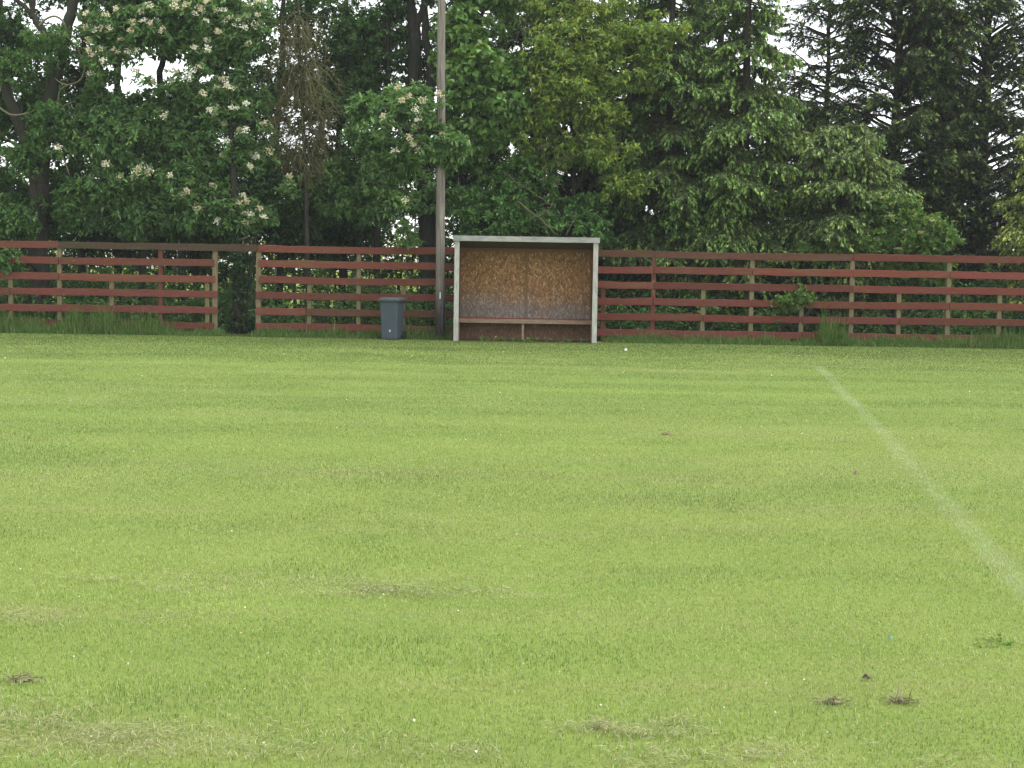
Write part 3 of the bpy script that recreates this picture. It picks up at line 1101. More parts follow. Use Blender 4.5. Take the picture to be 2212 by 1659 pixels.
def spruce(name, label, Y, px, H, r0, prof, zr, elev=(5, -8), droop=.45, step=.30, per=5, tuft=.075, green=(.035, .075, .022), tip=(.12, .20, .045), tipp=.75, dens=1.0,
           hang=.55, group=None, bare=0.0, lean=0.0, upturn=.25, L=.125, tw=(.8, .7, .6), use_thin=True, azr=None, cat='spruce', bl=.55):
    x = W(px, 600, Y)[0]
    root = thing(name, label, cat, (x, Y, 0), group)
    g, tg = Geo(), Geo()
    zs_ = np.linspace(-.25, H, 18)
    g.tube(np.stack((x + lean * zs_ + rng.normal(0, .015, 18), np.full(18, Y), zs_), -1), np.interp(zs_, (-.25, .5, H), (r0 * 1.25, r0, .03)), 10, wob=.06)
    tp, td, ti = [], [], []
    z = zr[0]
    while z < zr[1]:
        for i in range(per):
            a = rng.uniform(0, 2 * math.pi) if azr is None else rng.uniform(*azr)
            Lb = float(np.interp(z, *prof)) * rng.uniform(.6, 1.15)
            if Lb < .25:
                continue
            e = R(np.interp(z / H, (0, 1), (elev[1], elev[0])) + rng.normal(0, 6))
            t = np.linspace(0, 1, 7)
            hor = np.array((math.cos(a), math.sin(a), 0))
            st = np.array((x + lean * z, Y, z + rng.uniform(-.12, .12)))
            zz = np.tan(e) * t * Lb - droop * t ** 2 * Lb + upturn * t ** 4 * Lb
            q = st + hor * (t * Lb * .95)[:, None] + np.array((0, 0, 1.0)) * zz[:, None]
            q[1:] += rng.normal(0, .02, (6, 3))
            if q[:, 2].min() < .12:
                q[:, 2] = np.maximum(q[:, 2], .12)
            tg.tube(q, np.linspace(.012 + .012 * Lb, .005, 7), 4, tw, cap=False)
            side = np.cross(hor, (0, 0, 1.0))
            nb = max(4, int(Lb * 8.5 * dens))
            for tt in np.linspace(.22, 1, nb):
                c = np.array([np.interp(tt, t, q[:, k_]) for k_ in range(3)])
                for sg in (-1, 1):
                    if use_thin and rng.random() > thin(c[None])[0]:
                        if rng.random() > bare + .15:
                            continue
                        leafy = False
                    else:
                        leafy = rng.random() > bare
                    ln = (bl * (1.15 - tt) * min(Lb, 1.8) * .75 + .14) * rng.uniform(.6, 1.2)
                    d0 = norm(hor * rng.uniform(.45, 1.0) + side * sg * rng.uniform(.4, 1.0) + np.array((0, 0, rng.uniform(-.25, .15))))
                    s_ = np.linspace(0, 1, 4)
                    b = c + d0 * (s_ * ln)[:, None] - np.array((0, 0, 1.0)) * (hang * ln * s_ ** 2)[:, None] * rng.uniform(.5, 1.3)
                    b[:, 2] = np.maximum(b[:, 2], .08)
                    tg.tube(b, (.006, .005, .004, .003), 3, tw, cap=False)
                    if not leafy:
                        continue
                    nt_ = max(2, int(ln / tuft))
                    sp = np.linspace(.15, 1, nt_)
                    pp_ = np.stack([np.interp(sp, s_, b[:, k_]) for k_ in range(3)], -1)
                    dd = np.tile(norm(b[-1] - b[1]), (nt_, 1))
                    tp.append(pp_)
                    td.append(dd)
                    f = (rng.random(nt_) < tipp * (.25 + .75 * tt) * (sp > .55))
                    f[-1] = rng.random() < tipp + .15
                    ti.append(f)
        z += step * rng.uniform(.7, 1.3)
    g.build('trunk', M_bark_dark, root, smooth=True)
    tg.build('branches', M_deadtwig, root)
    if tp:
        tp, td, ti = np.concatenate(tp), np.concatenate(td), np.concatenate(ti)
        cg = Geo()
        G0 = np.asarray(green)
        old = rng.random(len(tp)) < .85
        cg.add(*rosettes(tp[old], td[old], 5, L, .34, (G0, G0 * .75, G0 * np.array((1.35, 1.05, .9))), (15, 65), False, .15, .6, .1))
        if ti.any():
            T0 = np.asarray(tip)
            tdn = norm(td[ti] + np.array((0, 0, -.55)))
            cg.add(*rosettes(tp[ti] + td[ti] * .03, tdn, 4, L * .92, .46, (T0, T0 * .8, T0 * np.array((1.2, 1.1, .9))), (8, 42), False, .1, .6, .12))
        cg.build('crown', M_needle, root)
    return root


DARK = ((.030, .072, .022), (.040, .088, .026), (.050, .10, .030))
MID = ((.045, .105, .028), (.06, .13, .034), (.038, .085, .026))
GREYG = ((.055, .110, .040), (.070, .130, .046), (.045, .092, .034))
LIME = ((.056, .112, .028), (.072, .130, .032), (.042, .090, .024))
YEL = ((.20, .25, .04), (.15, .22, .035), (.24, .27, .06))

# ------------------------------------------------------------------ trees, from the left
CR1 = [(560, 90), (555, 185), (575, 265), (575, 325), (600, 360), (660, 325), (665, 400), (580, 485), (620, 200), (660, 185), (705, 185), (750, 60), (680, 105), (840, 205), (855, 150), (900, 75), (930, 140), (975, 155), (960, 40), (1050, 195), (780, 265), (745, 335), (830, 340), (885, 335), (1125, 45), (1130, 5), (1200, 35), (1290, 50), (1335, 15), (1255, 95), (1300, 75), (1330, 140), (1440, 75), (1400, 70), (1455, 130), (1490, 120), (1550, 135), (1525, 170), (1575, 180), (1600, 110), (1650, 165), (1670, 185), (1665, 10), (1700, 10), (1610, 40), (1660, 100), (1410, 205), (1340, 265), (1250, 310), (1340, 320), (1610, 285), (1285, 440), (1130, 460), (1230, 475), (1215, 515), (1110, 530), (975, 525), (890, 465), (1435, 515), (1400, 575), (1465, 560), (1500, 575), (1310, 610), (1385, 595), (1060, 745), (1355, 715), (1395, 690), (1380, 740), (1490, 700), (1525, 705), (1585, 670), (1445, 800), (1550, 845), (1590, 845), (1715, 800), (1460, 920), (1435, 1010), (1740, 980), (1660, 1015), (1615, 1075), (1870, 1140), (1860, 1190), (370, 960), (680, 1065), (910, 1085), (880, 1110), (960, 1110), (860, 1150), (775, 1145), (1105, 1135), (1375, 1205), (1205, 1235), (1180, 1265), (1270, 1350), (1565, 1265), (1590, 1300), (1540, 1315), (1680, 1350), (1580, 1380), (1620, 1395), (1700, 1405), (1400, 1435), (1585, 1440), (1645, 1435)]
FL1 = [(a / 2.987, b / 2.987, -1.75 + rng.uniform(-.15, .15)) for a, b in CR1]
CR2 = [(425, 550), (445, 630), (495, 605), (580, 630), (685, 590), (530, 690), (335, 725), (380, 755), (550, 750), (530, 790), (490, 860), (515, 900), (410, 940), (555, 940), (850, 895), (695, 845), (470, 1250)]
FL2 = [(713 + a / 2.88, b / 2.88, -3.35 + rng.uniform(-.12, .12)) for a, b in CR2]
CR3 = [(1335, 440), (1420, 495), (1495, 540), (1530, 540), (1610, 555), (1515, 440), (1630, 380), (1600, 400), (1690, 230), (1650, 200), (1440, 135), (1085, 735), (1210, 855), (1290, 210), (1560, 640), (1480, 860), (1660, 900)]
FL3 = [(713 + a / 2.88, b / 2.88, -1.35 + rng.uniform(-.15, .15)) for a, b in CR3]


def twisty(root):
    g = Geo()
    P_, r_ = path_px([(84, 56, 2.6), (98, 42, 2.4), (117, 35, 2.3), (133, 43, 2.3), (141, 58, 2.3), (146, 78, 2.2), (156, 92, 2.1), (168, 103, 2.1), (174, 122, 2), (183, 142, 2), (180, 158, 1.9), (174, 172, 1.9), (160, 180, 1.8), (146, 184, 1.7), (133, 192, 1.6), (127, 203, 1.5), (127, 218, 1.4), (134, 229, 1.3), (146, 225, 1.1), (160, 219, .8)], 39.1)
    P_, r_ = smooth_path(P_, r_)
    g.tube(P_, r_, 6, (1.15, 1.1, 1))
    for pts in ([(182, 141, 2), (200, 146, 1.5), (222, 158, .8)], [(-5, 230, 2), (25, 248, 2), (60, 244, 1.5), (85, 232, .8)], [(147, 184, 1.6), (130, 178, 1.2), (118, 168, .7)],
                [(128, 325, 1.5), (142, 355, 1.5), (150, 378, 1)], [(165, 305, .9), (185, 292, .9), (200, 290, .8)]):
        P_, r_ = smooth_path(*path_px(pts, 38.7))
        g.tube(P_, r_, 5, (1.2, 1.15, 1.05))
    g.build('bare_branch', M_twig, root, smooth=True)


broadleaf('broadleaf_tree', 'thick grey barked tree forking into two limbs with a pale crooked bare branch', 'tree', 39.6,
          [[(84, 735, 24), (84, 620, 22), (84, 500, 21), (88, 400, 21)],
           [(86, 430, 20), (77, 370, 17), (67, 335, 15), (50, 285, 13), (20, 217, 12), (0, 134, 11), (-30, 30, 9), (-60, -80, 7)],
           [(86, 430, 19), (95, 318, 14), (110, 200, 14), (134, 117, 13), (150, 40, 12), (165, -30, 10), (180, -140, 7)],
           [(117, 110, 9), (85, 55, 8), (60, 20, 5), (20, -10, 4)], [(70, 40, 6), (72, 0, 6), (66, -40, 5)]],
          [(30, 90, 110, 120, 1.5, 1.2, 110), (50, 240, 90, 90, 1.3, 1.0, 120), (60, 430, 110, 90, .9, .8, 120), (-50, 300, 80, 160, .5, 1.2, 90), (150, 330, 60, 120, .9, .7, 70), (10, 480, 60, 50, -.9, .5, 60), (70, -90, 260, 90, .6, 1.5, 150), (15, 560, 22, 30, -1.7, .15, 14), (160, 440, 70, 60, -.4, .5, 50), (110, 260, 50, 70, -.9, .4, 34), (40, 150, 70, 60, -.7, .5, 45), (60, 330, 60, 50, -.8, .4, 30), (110, 90, 50, 50, -.7, .5, 24)],
          L=.11, ratio=.5, pal=DARK, bark=M_bark_grey, tips=12, crad=.32, extra=twisty)

broadleaf('whitebeam', 'whitebeam covered in many cream flower clusters rising above the fence', 'tree', 40.2,
          [[(395, 735, 9), (392, 560, 9), (380, 420, 8), (360, 260, 8), (345, 170, 7), (360, 90, 6), (380, -60, 5)], [(380, 400, 6), (300, 300, 5), (250, 170, 4)], [(385, 440, 6), (430, 360, 4), (470, 260, 3)],
           [(308, 735, 7), (310, 560, 7), (330, 430, 5)]],
          [(300, 30, 120, 80, -1.0, .8, 130), (470, 40, 120, 80, -1.0, .8, 140), (390, 70, 130, 60, -.3, .9, 100), (240, 110, 60, 70, -.9, .5, 40), (500, 110, 90, 60, -1.0, .6, 80), (230, 210, 60, 60, -.6, .6, 40), (400, 235, 160, 60, -.4, 1.0, 120), (480, 215, 110, 50, -1.0, .5, 80),
           (260, 300, 110, 70, -1.0, .7, 120), (430, 320, 150, 70, -.8, .8, 150), (280, 400, 110, 60, -1.0, .7, 110), (400, 400, 120, 60, -.9, .8, 120), (480, 465, 100, 45, -1.3, .6, 90), (330, 470, 140, 40, -.7, .8, 110), (540, 340, 60, 60, -1.0, .5, 50), (380, -70, 260, 70, -.2, 1.4, 140), (180, 440, 50, 60, -.8, .6, 50)],
          L=.15, ratio=.44, pal=GREYG, tips=9, k=7, crad=.34, flowers=FL1, spread=(40, 85))

broadleaf('whitebeam', 'smaller whitebeam whose flowering bough reaches over the fence across the wooden pole', 'tree', 40.3,
          [[(921, 740, 17), (924, 620, 16), (926, 520, 15), (921, 430, 13), (905, 330, 10), (890, 280, 8)], [(905, 340, 7, 0), (890, 310, 6, -1.2), (885, 290, 5, -2.2), (890, 270, 3, -3.0)]],
          [(880, 225, 80, 40, -2.6, .5, 34), (870, 280, 110, 48, -2.9, .40, 58), (960, 310, 60, 45, -3.15, .25, 28), (850, 345, 60, 40, -2.6, .4, 26), (800, 240, 50, 40, -2.0, .4, 26), (905, 320, 60, 30, -3.2, .15, 16), (790, 330, 60, 60, -.8, .6, 50), (820, 430, 90, 60, -.8, .7, 90), (880, 500, 20, 30, -2.85, .1, 5), (740, 400, 60, 80, -.5, .6, 60), (950, 420, 60, 60, -.8, .5, 45)],
          L=.15, ratio=.44, pal=GREYG, tips=9, k=7, crad=.30, flowers=FL2, spread=(40, 85))

broadleaf('broadleaf_tree', 'dark tree with several bare upright trunks against the sky behind the pole', 'tree', 42.0,
          [[(930, 745, 18), (925, 560, 17), (912, 330, 16), (896, 180, 14), (897, 70, 13), (883, 0, 11), (870, -120, 8)], [(897, 60, 9), (921, 0, 8), (940, -100, 6)], [(915, 330, 10), (930, 160, 10), (918, 70, 8), (915, -40, 6)],
           [(935, 560, 12), (965, 300, 12), (972, 146, 11), (984, 50, 10), (990, -80, 7)], [(812, 745, 7), (815, 500, 7), (835, 250, 6), (838, 0, 6), (830, -100, 5)]],
          [(800, 80, 100, 90, .3, .9, 100), (760, 210, 80, 70, .3, .8, 110), (900, -70, 230, 90, .2, 1.3, 200), (850, 200, 80, 40, .3, .6, 50), (820, 330, 110, 80, .4, .8, 120), (960, 250, 60, 60, .2, .7, 60), (930, 400, 90, 80, .6, .8, 100), (740, 40, 50, 60, .3, .6, 45), (850, 30, 60, 40, .2, .6, 35), (860, 80, 120, 110, 1.2, .7, 90), (930, 120, 70, 80, 1.4, .6, 50)],
          L=.11, ratio=.5, pal=DARK, tips=11, crad=.33)

broadleaf('maple_tree', 'maple with broad bright green leaves in drooping tiers right of the pole top', 'tree', 40.4,
          [[(1015, 740, 9), (1010, 560, 9), (1000, 380, 8), (985, 200, 7), (990, 60, 6), (1000, -60, 4)], [(1000, 330, 6), (1050, 200, 5), (1090, 120, 3)], [(990, 150, 5), (1030, 60, 4), (1060, -20, 3)]],
          [(1010, 60, 70, 50, -.6, .7, 55), (1060, 10, 80, 40, -.3, .8, 60), (1040, 130, 100, 28, -.9, .7, 60), (1090, 165, 70, 28, -.8, .6, 45), (1010, 170, 60, 30, -1.0, .5, 40), (1060, 225, 100, 34, -1.0, .6, 70), (1020, 290, 80, 34, -.9, .6, 55), (1090, 270, 60, 30, -.7, .5, 35), (1050, -70, 140, 60, 0, 1.0, 70), (1010, 350, 70, 34, -.7, .6, 45)],
          L=.17, ratio=.85, pal=LIME, tips=7, k=5, crad=.36, droop=.45, spread=(55, 100))

broadleaf('elder_tree', 'yellow-green elder with flat pale flower heads above the shelter roof', 'elder', 40.4,
          [[(1238, 740, 6), (1240, 560, 6), (1237, 271, 5), (1237, 198, 4), (1250, 100, 3)], [(1238, 420, 5), (1300, 330, 4), (1360, 300, 3)], [(1237, 330, 5), (1190, 250, 3.5), (1170, 150, 3)]],
          [(1190, 120, 70, 60, -1.0, .6, 60), (1260, 90, 90, 60, -.9, .6, 80), (1230, 175, 110, 50, -1.1, .6, 90), (1350, 150, 90, 50, -.8, .7, 70), (1170, 240, 80, 40, -.9, .6, 60), (1290, 240, 90, 40, -.9, .6, 50), (1300, 320, 80, 40, -1.1, .5, 60), (1200, 320, 90, 50, -.6, .6, 60), (1340, 400, 70, 40, -.9, .5, 40), (1130, 300, 70, 60, -.5, .6, 60), (1240, 10, 120, 60, -.4, .8, 80), (1420, 80, 80, 50, -.6, .7, 50)],
          L=.12, ratio=.48, pal=((.095, .142, .031), (.125, .172, .036), (.055, .10, .026)), tips=10, k=6, crad=.32, flowers=FL3, flat_flower=True, flower_pal=((.40, .42, .20), (.46, .45, .24)), droop=.25)

# dead larch-like conifer of bare hanging twigs
root = thing('dead_conifer', 'dead brown conifer of bare tangled hanging twigs beside the flowering whitebeam', 'tree', (W(655, 600, 39.0)[0], 39.0, 0))
g, tg = Geo(), Geo()
P_, r_ = path_px([(668, 740, 6), (664, 560, 5), (660, 400, 4.5), (652, 200, 3.5), (645, 60, 3), (642, -80, 2)], 39.0)
P_, r_ = smooth_path(ground_path(P_), r_)
g.tube(P_, r_, 8, wob=.06)
g.build('trunk', M_bark_dark, root, smooth=True)
for z in np.arange(4.3, 8.0, .17):
    for i in range(4):
        a = rng.uniform(0, 2 * math.pi)
        Lb = rng.uniform(.35, 1.0) * np.interp(z, (4.3, 5, 6.2, 7.4, 8.0), (.5, 1.0, 1.25, 1.1, .6))
        hor = np.array((math.cos(a), math.sin(a) * .7, 0))
        x_ = np.interp(z, P_[:, 2], P_[:, 0])
        t = np.linspace(0, 1, 6)
        q = np.array((x_, 39.0, z)) + hor * (t * Lb)[:, None] + np.array((0, 0, 1.0)) * ((.05 * t - .75 * t ** 2) * Lb)[:, None]
        q[1:] += rng.normal(0, .03, (5, 3))
        tg.tube(q, np.linspace(.013, .006, 6), 4, cap=False)
        for j in range(7):
            tt = rng.uniform(.2, 1)
            c = np.array([np.interp(tt, t, q[:, k_]) for k_ in range(3)])
            ln = rng.uniform(.2, .65)
            d0 = norm(hor * rng.uniform(.1, .8) + rng.normal(0, .5, 3) + np.array((0, 0, -.6)))
            b = np.array([c, c + d0 * ln * .5 + rng.normal(0, .03, 3), c + d0 * ln + np.array((0, 0, -.12)) + rng.normal(0, .05, 3)])
            tg.tube(b, (.008, .006, .004), 3, cap=False)
            for _ in range(3):
                m_ = b[1] * rng.random() + b[2] * .5
                m_ = b[0] + (b[2] - b[0]) * rng.uniform(.2, 1)
                e_ = m_ + rng.normal(0, .13, 3) + np.array((0, 0, -.08))
                tg.tube([m_, (m_ + e_) / 2 + rng.normal(0, .015, 3), e_], (.005, .0045, .0035), 3, cap=False)
tg.build('sprays', M_deadtwig, root)

# ivy-clad trunk in the gateway
broadleaf('ivy_clad_tree', 'dark ivy covered trunk standing right behind the gateway opening', 'tree', 38.75,
          [[(513, 735, 11), (515, 620, 10), (516, 540, 9), (508, 420, 8), (500, 300, 7), (495, 180, 5)], [(528, 690, 4), (538, 620, 4), (548, 545, 3.5), (560, 450, 3)]],
          [(514, 700, 32, 40, 0, .35, 60), (516, 640, 26, 40, 0, .3, 40), (518, 570, 24, 40, 0, .3, 34), (512, 490, 30, 50, 0, .3, 30), (480, 720, 16, 14, -.2, .2, 10), (548, 700, 14, 24, -.3, .2, 14), (560, 400, 60, 60, .3, .5, 60)],
          L=.07, ratio=.75, pal=((.018, .042, .018), (.024, .052, .020), (.03, .06, .022)), tips=10, k=5, crad=.15, droop=.5, use_thin=False, limbs=False)

# spruces
spruce('spruce', 'dense spruce with bright drooping shoot tips above the fence just right of the shelter', 41.2, 1440, 11.5, .2, ((0, 1, 3, 6, 9, 11.5), (1.9, 2.3, 2.5, 2.1, 1.3, .1)), (.7, 10.5), tipp=.6, green=(.034, .062, .022), tip=(.080, .150, .040), group=None)
spruce('spruce', 'tallest dense spruce hanging in layered light tipped fans, left of the round topped one', 40.3, 1600, 11.5, .19, ((0, 1, 3, 6, 8.5, 11.5), (1.5, 1.8, 1.9, 1.7, 1.0, .1)), (.6, 10.5), tipp=.75, green=(.036, .068, .022), tip=(.098, .172, .048))
spruce('spruce', 'short round topped spruce with pale shoots in front of the dark tall conifers', 39.7, 1815, 5.35, .12, ((0, 1.4, 2.6, 3.8, 4.6, 5.1, 5.4), (.9, 1.3, 1.65, 1.75, 1.6, 1.1, .6)), (.8, 5.3), tipp=.8, elev=(24, -5), droop=.6, per=7, green=(.040, .070, .025), tip=(.105, .165, .060), step=.22, use_thin=False)
spruce('spruce', 'tall dark conifer with bare upswept branches, nearer the round topped spruce', 43.5, 1925, 13, .2, ((0, 1, 4, 8, 13), (1.2, 1.7, 2.8, 3.0, .5)), (1.0, 11), elev=(38, 10), droop=.1, hang=.25, tipp=.30, bare=.62, green=(.024, .044, .018), tip=(.085, .14, .036), tw=(.30, .28, .26), dens=1.15, upturn=0, per=6, step=.24)
spruce('spruce', 'tall dark conifer whose bare branches fan out against the sky at the right end', 43.9, 2115, 13, .22, ((0, 1, 4, 8, 13), (1.2, 1.8, 2.6, 2.8, .5)), (1.0, 11), elev=(40, 12), droop=.1, hang=.25, tipp=.25, bare=.66, green=(.024, .042, .018), tip=(.085, .13, .036), tw=(.30, .28, .26), dens=1.15, upturn=0, per=6, step=.24)
spruce('spruce', 'light yellow-green spruce at the far right whose lowest boughs hang just above the fence', 39.4, 2290, 7, .13, ((0, 1.5, 3, 5, 7), (1.2, 1.7, 1.7, 1.2, .1)), (1.4, 6.5), tipp=.9, green=(.06, .09, .028), tip=(.155, .20, .052), elev=(5, -5))
spruce('spruce', 'brownish conifer with an ivied dark trunk behind the elder', 42.8, 1156, 12, .24, ((0, 2, 6, 9, 12), (1.5, 1.9, 2.1, 1.6, .2)), (1.5, 11), tipp=.2, bare=.35, green=(.034, .055, .022), tip=(.08, .12, .03), tw=(.7, .6, .5))
spruce('spruce', 'shadowy spruce set back between the two dense light tipped spruces', 44.0, 1545, 12, .2, ((0, 2, 6, 9, 12), (1.7, 2.0, 1.9, 1.4, .2)), (.8, 11), tipp=.25, green=(.026, .046, .018), tip=(.07, .12, .03))
spruce('spruce', 'deep shaded spruce behind the yellow-green elder', 45.0, 1370, 11, .16, ((0, 2, 6, 9, 11), (1.8, 2.1, 1.9, 1.2, .2)), (.6, 10.5), tipp=.3, green=(.03, .055, .02), tip=(.08, .13, .034), use_thin=False)
spruce('spruce', 'thin bare topped conifer with fine twigs crossing the open patch of sky', 45.2, 1775, 12, .11, ((0, 1, 4, 8, 12), (1.0, 1.3, 1.9, 1.9, .3)), (4.5, 11), elev=(30, 10), droop=.15, hang=.3, tipp=.25, bare=.72, green=(.026, .046, .02), tip=(.07, .12, .034), tw=(.32, .30, .27), dens=.8, upturn=0, use_thin=False)
spruce('spruce', 'low dim spruce closing the gap under the patch of open sky', 44.5, 1715, 7.0, .12, ((0, 1.5, 3, 5, 6.4, 7), (1.9, 2.3, 2.3, 1.7, .9, .3)), (.6, 6.9), use_thin=False, per=6, tipp=.35, green=(.034, .06, .022), tip=(.08, .13, .036))
spruce('spruce', 'slim dark conifer filling the shade between the two tall bare branched ones', 45.5, 2030, 12, .2, ((0, 2, 6, 9, 12), (1.6, 1.8, 1.5, 1.1, .2)), (.6, 9), tipp=.2, green=(.022, .038, .016), tip=(.06, .10, .03), bare=.2)

# shrubs just behind the fence
broadleaf('elder_bush', 'light green elder bush with pale flowers behind the fence below the round topped spruce', 'bush', 39.0,
          [[(1930, 740, 4), (1935, 600, 4), (1925, 470, 3)], [(1940, 735, 3), (1990, 560, 2.5)], [(1800, 735, 3), (1815, 560, 3)]],
          [(1920, 460, 70, 45, -.3, .5, 80), (1980, 510, 90, 50, -.3, .5, 110), (1880, 520, 80, 45, -.3, .5, 80), (1960, 590, 110, 50, 0, .5, 70), (1800, 540, 80, 40, -.1, .5, 50)],
          L=.11, ratio=.5, pal=((.06, .115, .030), (.085, .14, .036), (.04, .085, .024)), tips=10, crad=.24,
          flowers=[(1895 + a, b, -.75) for a, b in ((10, 430), (30, 470), (60, 500), (95, 505), (0, 520), (-40, 505), (120, 480), (75, 470), (-60, 540), (45, 540))], flat_flower=True, flower_pal=((.34, .36, .17), (.42, .40, .20)), use_thin=False)
broadleaf('leafy_bush', 'small leafy bush poking out through the rails of the right hand fence', 'bush', 38.1,
          [[(1712, 735, 2), (1712, 680, 1.6), (1705, 650, 1)], [(1722, 735, 1.6), (1735, 650, 1)]],
          [(1700, 655, 45, 26, -.3, .22, 30), (1740, 640, 30, 24, -.3, .2, 18), (1660, 690, 40, 20, -.1, .2, 12), (1790, 655, 40, 16, .1, .2, 10)],
          L=.075, ratio=.5, pal=LIME, tips=8, crad=.16, use_thin=False)
broadleaf('leafy_bush', 'dark green bush with pale stems crowding the shelter roof from behind', 'bush', 39.6,
          [[(1100, 740, 4), (1110, 560, 3), (1125, 420, 2.5)], [(1180, 740, 4), (1190, 540, 3), (1210, 430, 2)], [(1060, 740, 3), (1050, 520, 2.5)]],
          [(1060, 470, 90, 60, -.3, .6, 110), (1150, 500, 90, 45, -.3, .6, 80), (1110, 400, 90, 60, 0, .6, 70), (1250, 500, 90, 45, -.2, .6, 60), (1020, 540, 60, 40, -.2, .5, 60), (1240, 440, 60, 40, .2, .5, 40)],
          L=.11, ratio=.52, pal=MID, tips=10, crad=.28, use_thin=False)

# fallen grey dead branches caught above the shelter
root = thing('dead_branch', 'pale dead forked branch caught in the bushes above the shelter', 'branch', W(1170, 470, 38.7))
g = Geo()
for pts in ([(1117, 435, 3), (1150, 462, 3.6), (1175, 480, 3.6), (1196, 503, 3.4)], [(1160, 470, 2.2), (1185, 452, 2), (1192, 438, 1.2)], [(1128, 402, 1.4), (1165, 425, 1.8), (1195, 445, 1.6)], [(1085, 370, 1.2), (1128, 402, 1.6), (1145, 392, .9)],
            [(1222, 510, 2), (1238, 480, 1.8), (1246, 455, 1)], [(1160, 320, 1.2), (1185, 314, 1.2), (1215, 330, 1.2), (1235, 350, .8)], [(1175, 330, .8), (1178, 370, .8), (1170, 400, .6)], [(1195, 325, .8), (1205, 365, .7), (1200, 400, .6)]):
    P_, r_ = smooth_path(*path_px(pts, 38.7))
    P_[1:] += rng.normal(0, .012, P_[1:].shape)
    g.tube(P_, r_ * .62, 6, (.62, .6, .55))
    for q_ in P_[2::2]:
        e_ = q_ + rng.normal(0, .12, 3)
        g.tube([q_, (q_ + e_) / 2 + rng.normal(0, .02, 3), e_], (.009, .007, .004), 4, (.6, .58, .52), cap=False)
g.build('limb', M_twig, root, smooth=True)

# back rows filling the belt
back = [
    ('slim dark tree furthest left in the shadowed back row', 43.5, -10, [(-10, 150, 120, 160, 0, 1, 170), (0, 420, 120, 120, 0, .8, 120)]),
    ('slim dark tree behind the grey forked one', 43.0, 172, [(170, 230, 90, 130, 0, 1, 130), (170, 450, 100, 90, 0, .8, 120), (180, 30, 90, 90, 0, 1, 80)]),
    ('slim dark tree behind the many flowered whitebeam, on its left side', 43.2, 250, [(270, 350, 110, 130, 0, 1, 180), (290, 520, 110, 50, 0, .7, 60)]),
    ('slim dark tree behind the middle of the many flowered whitebeam', 43.4, 420, [(430, 330, 120, 140, 0, 1, 200), (430, 50, 120, 100, 0, 1, 80), (420, 500, 120, 60, 0, .8, 90)]),
    ('slim dark tree behind the dead brown conifer', 42.8, 600, [(590, 400, 90, 110, 0, .9, 150), (570, 210, 60, 100, 0, .8, 70), (640, 500, 90, 60, 0, .8, 90), (650, 150, 85, 140, .2, .8, 150), (640, -10, 90, 70, .2, .8, 70), (655, 440, 70, 60, -2.2, .5, 60)]),
    ('slim dark tree between the dead conifer and the wooden pole', 43.0, 735, [(720, 370, 90, 110, 0, .9, 150), (740, 180, 80, 100, 0, .9, 80), (740, 500, 100, 60, 0, .8, 90)]),
    ('slim dark tree behind the maple', 43.4, 1075, [(1080, 380, 100, 120, 0, 1, 160), (1090, 240, 80, 80, 0, .9, 80), (1080, 520, 120, 60, 0, .8, 100)]),
    ('slim dark tree behind the elder and the shelter', 43.2, 1290, [(1290, 330, 120, 160, 0, 1, 200), (1300, 120, 100, 100, 0, 1, 110), (1300, 520, 130, 60, 0, .8, 100)]),
]
for lab, Y, px, cr in back:
    broadleaf('broadleaf_tree', lab, 'tree', Y, [[(px, 740, 8), (px + 4, 560, 8), (px - 5, 350, 7), (px + 8, 120, 6), (px + 15, -80, 4)]], cr, L=.13, ratio=.5, pal=((.022, .052, .018), (.03, .066, .022), (.036, .075, .022)), tips=9, crad=.40, group='slim trees in the back row')

# undergrowth: nettles, brambles and seedlings under the trees
n = 3100
x = rng.uniform(-15, 15.5, n)
y = 38.1 + rng.random(n) ** 1.1 * 8
pxx = CX + x / y * FPX
hh = .45 + 1.6 * fbm(x, y, 1.4, 61) * np.clip((y - 37.6) / 2.5, .35, 1)
c = np.stack((x, y, hh * rng.uniform(.1, 1.1, n)), -1)
ok = ~((pxx > 470) & (pxx < 552) & (y < 38.5))
keep_ = np.ones(n)
for (a, b, kp) in ((300, 312, .45), (378, 408, .3), (557, 570, .35), (610, 660, .2), (690, 752, .3), (805, 825, .45), (985, 1000, .4)):
    keep_[(pxx > a) & (pxx < b)] = kp
ok &= (rng.random(n) < keep_) | (c[:, 2] < .45)
c = c[ok]
m = len(c)
tps = 9
tp = np.repeat(c, tps, axis=0) + rand_unit(m * tps) * np.array((.30, .25, .22))
tp[:, 2] = np.maximum(tp[:, 2], .04)
g = Geo()
g.add(*rosettes(tp, norm(np.array((0, -.3, 1.0)) + rand_unit(len(tp)) * .6), 5, .11, .52, (*DARK, *DARK, *MID), (45, 90), True, .2))
for p in c[::4]:
    g.tube([(p[0], p[1], -.02), (p[0] + rng.normal(0, .05), p[1], p[2])], (.007, .004), 3, (.06, .06, .03), cap=False)
tag(g.build('undergrowth', M_leaf), 'dark leafy undergrowth of weeds under the trees behind the fence', 'undergrowth', None, 'stuff')

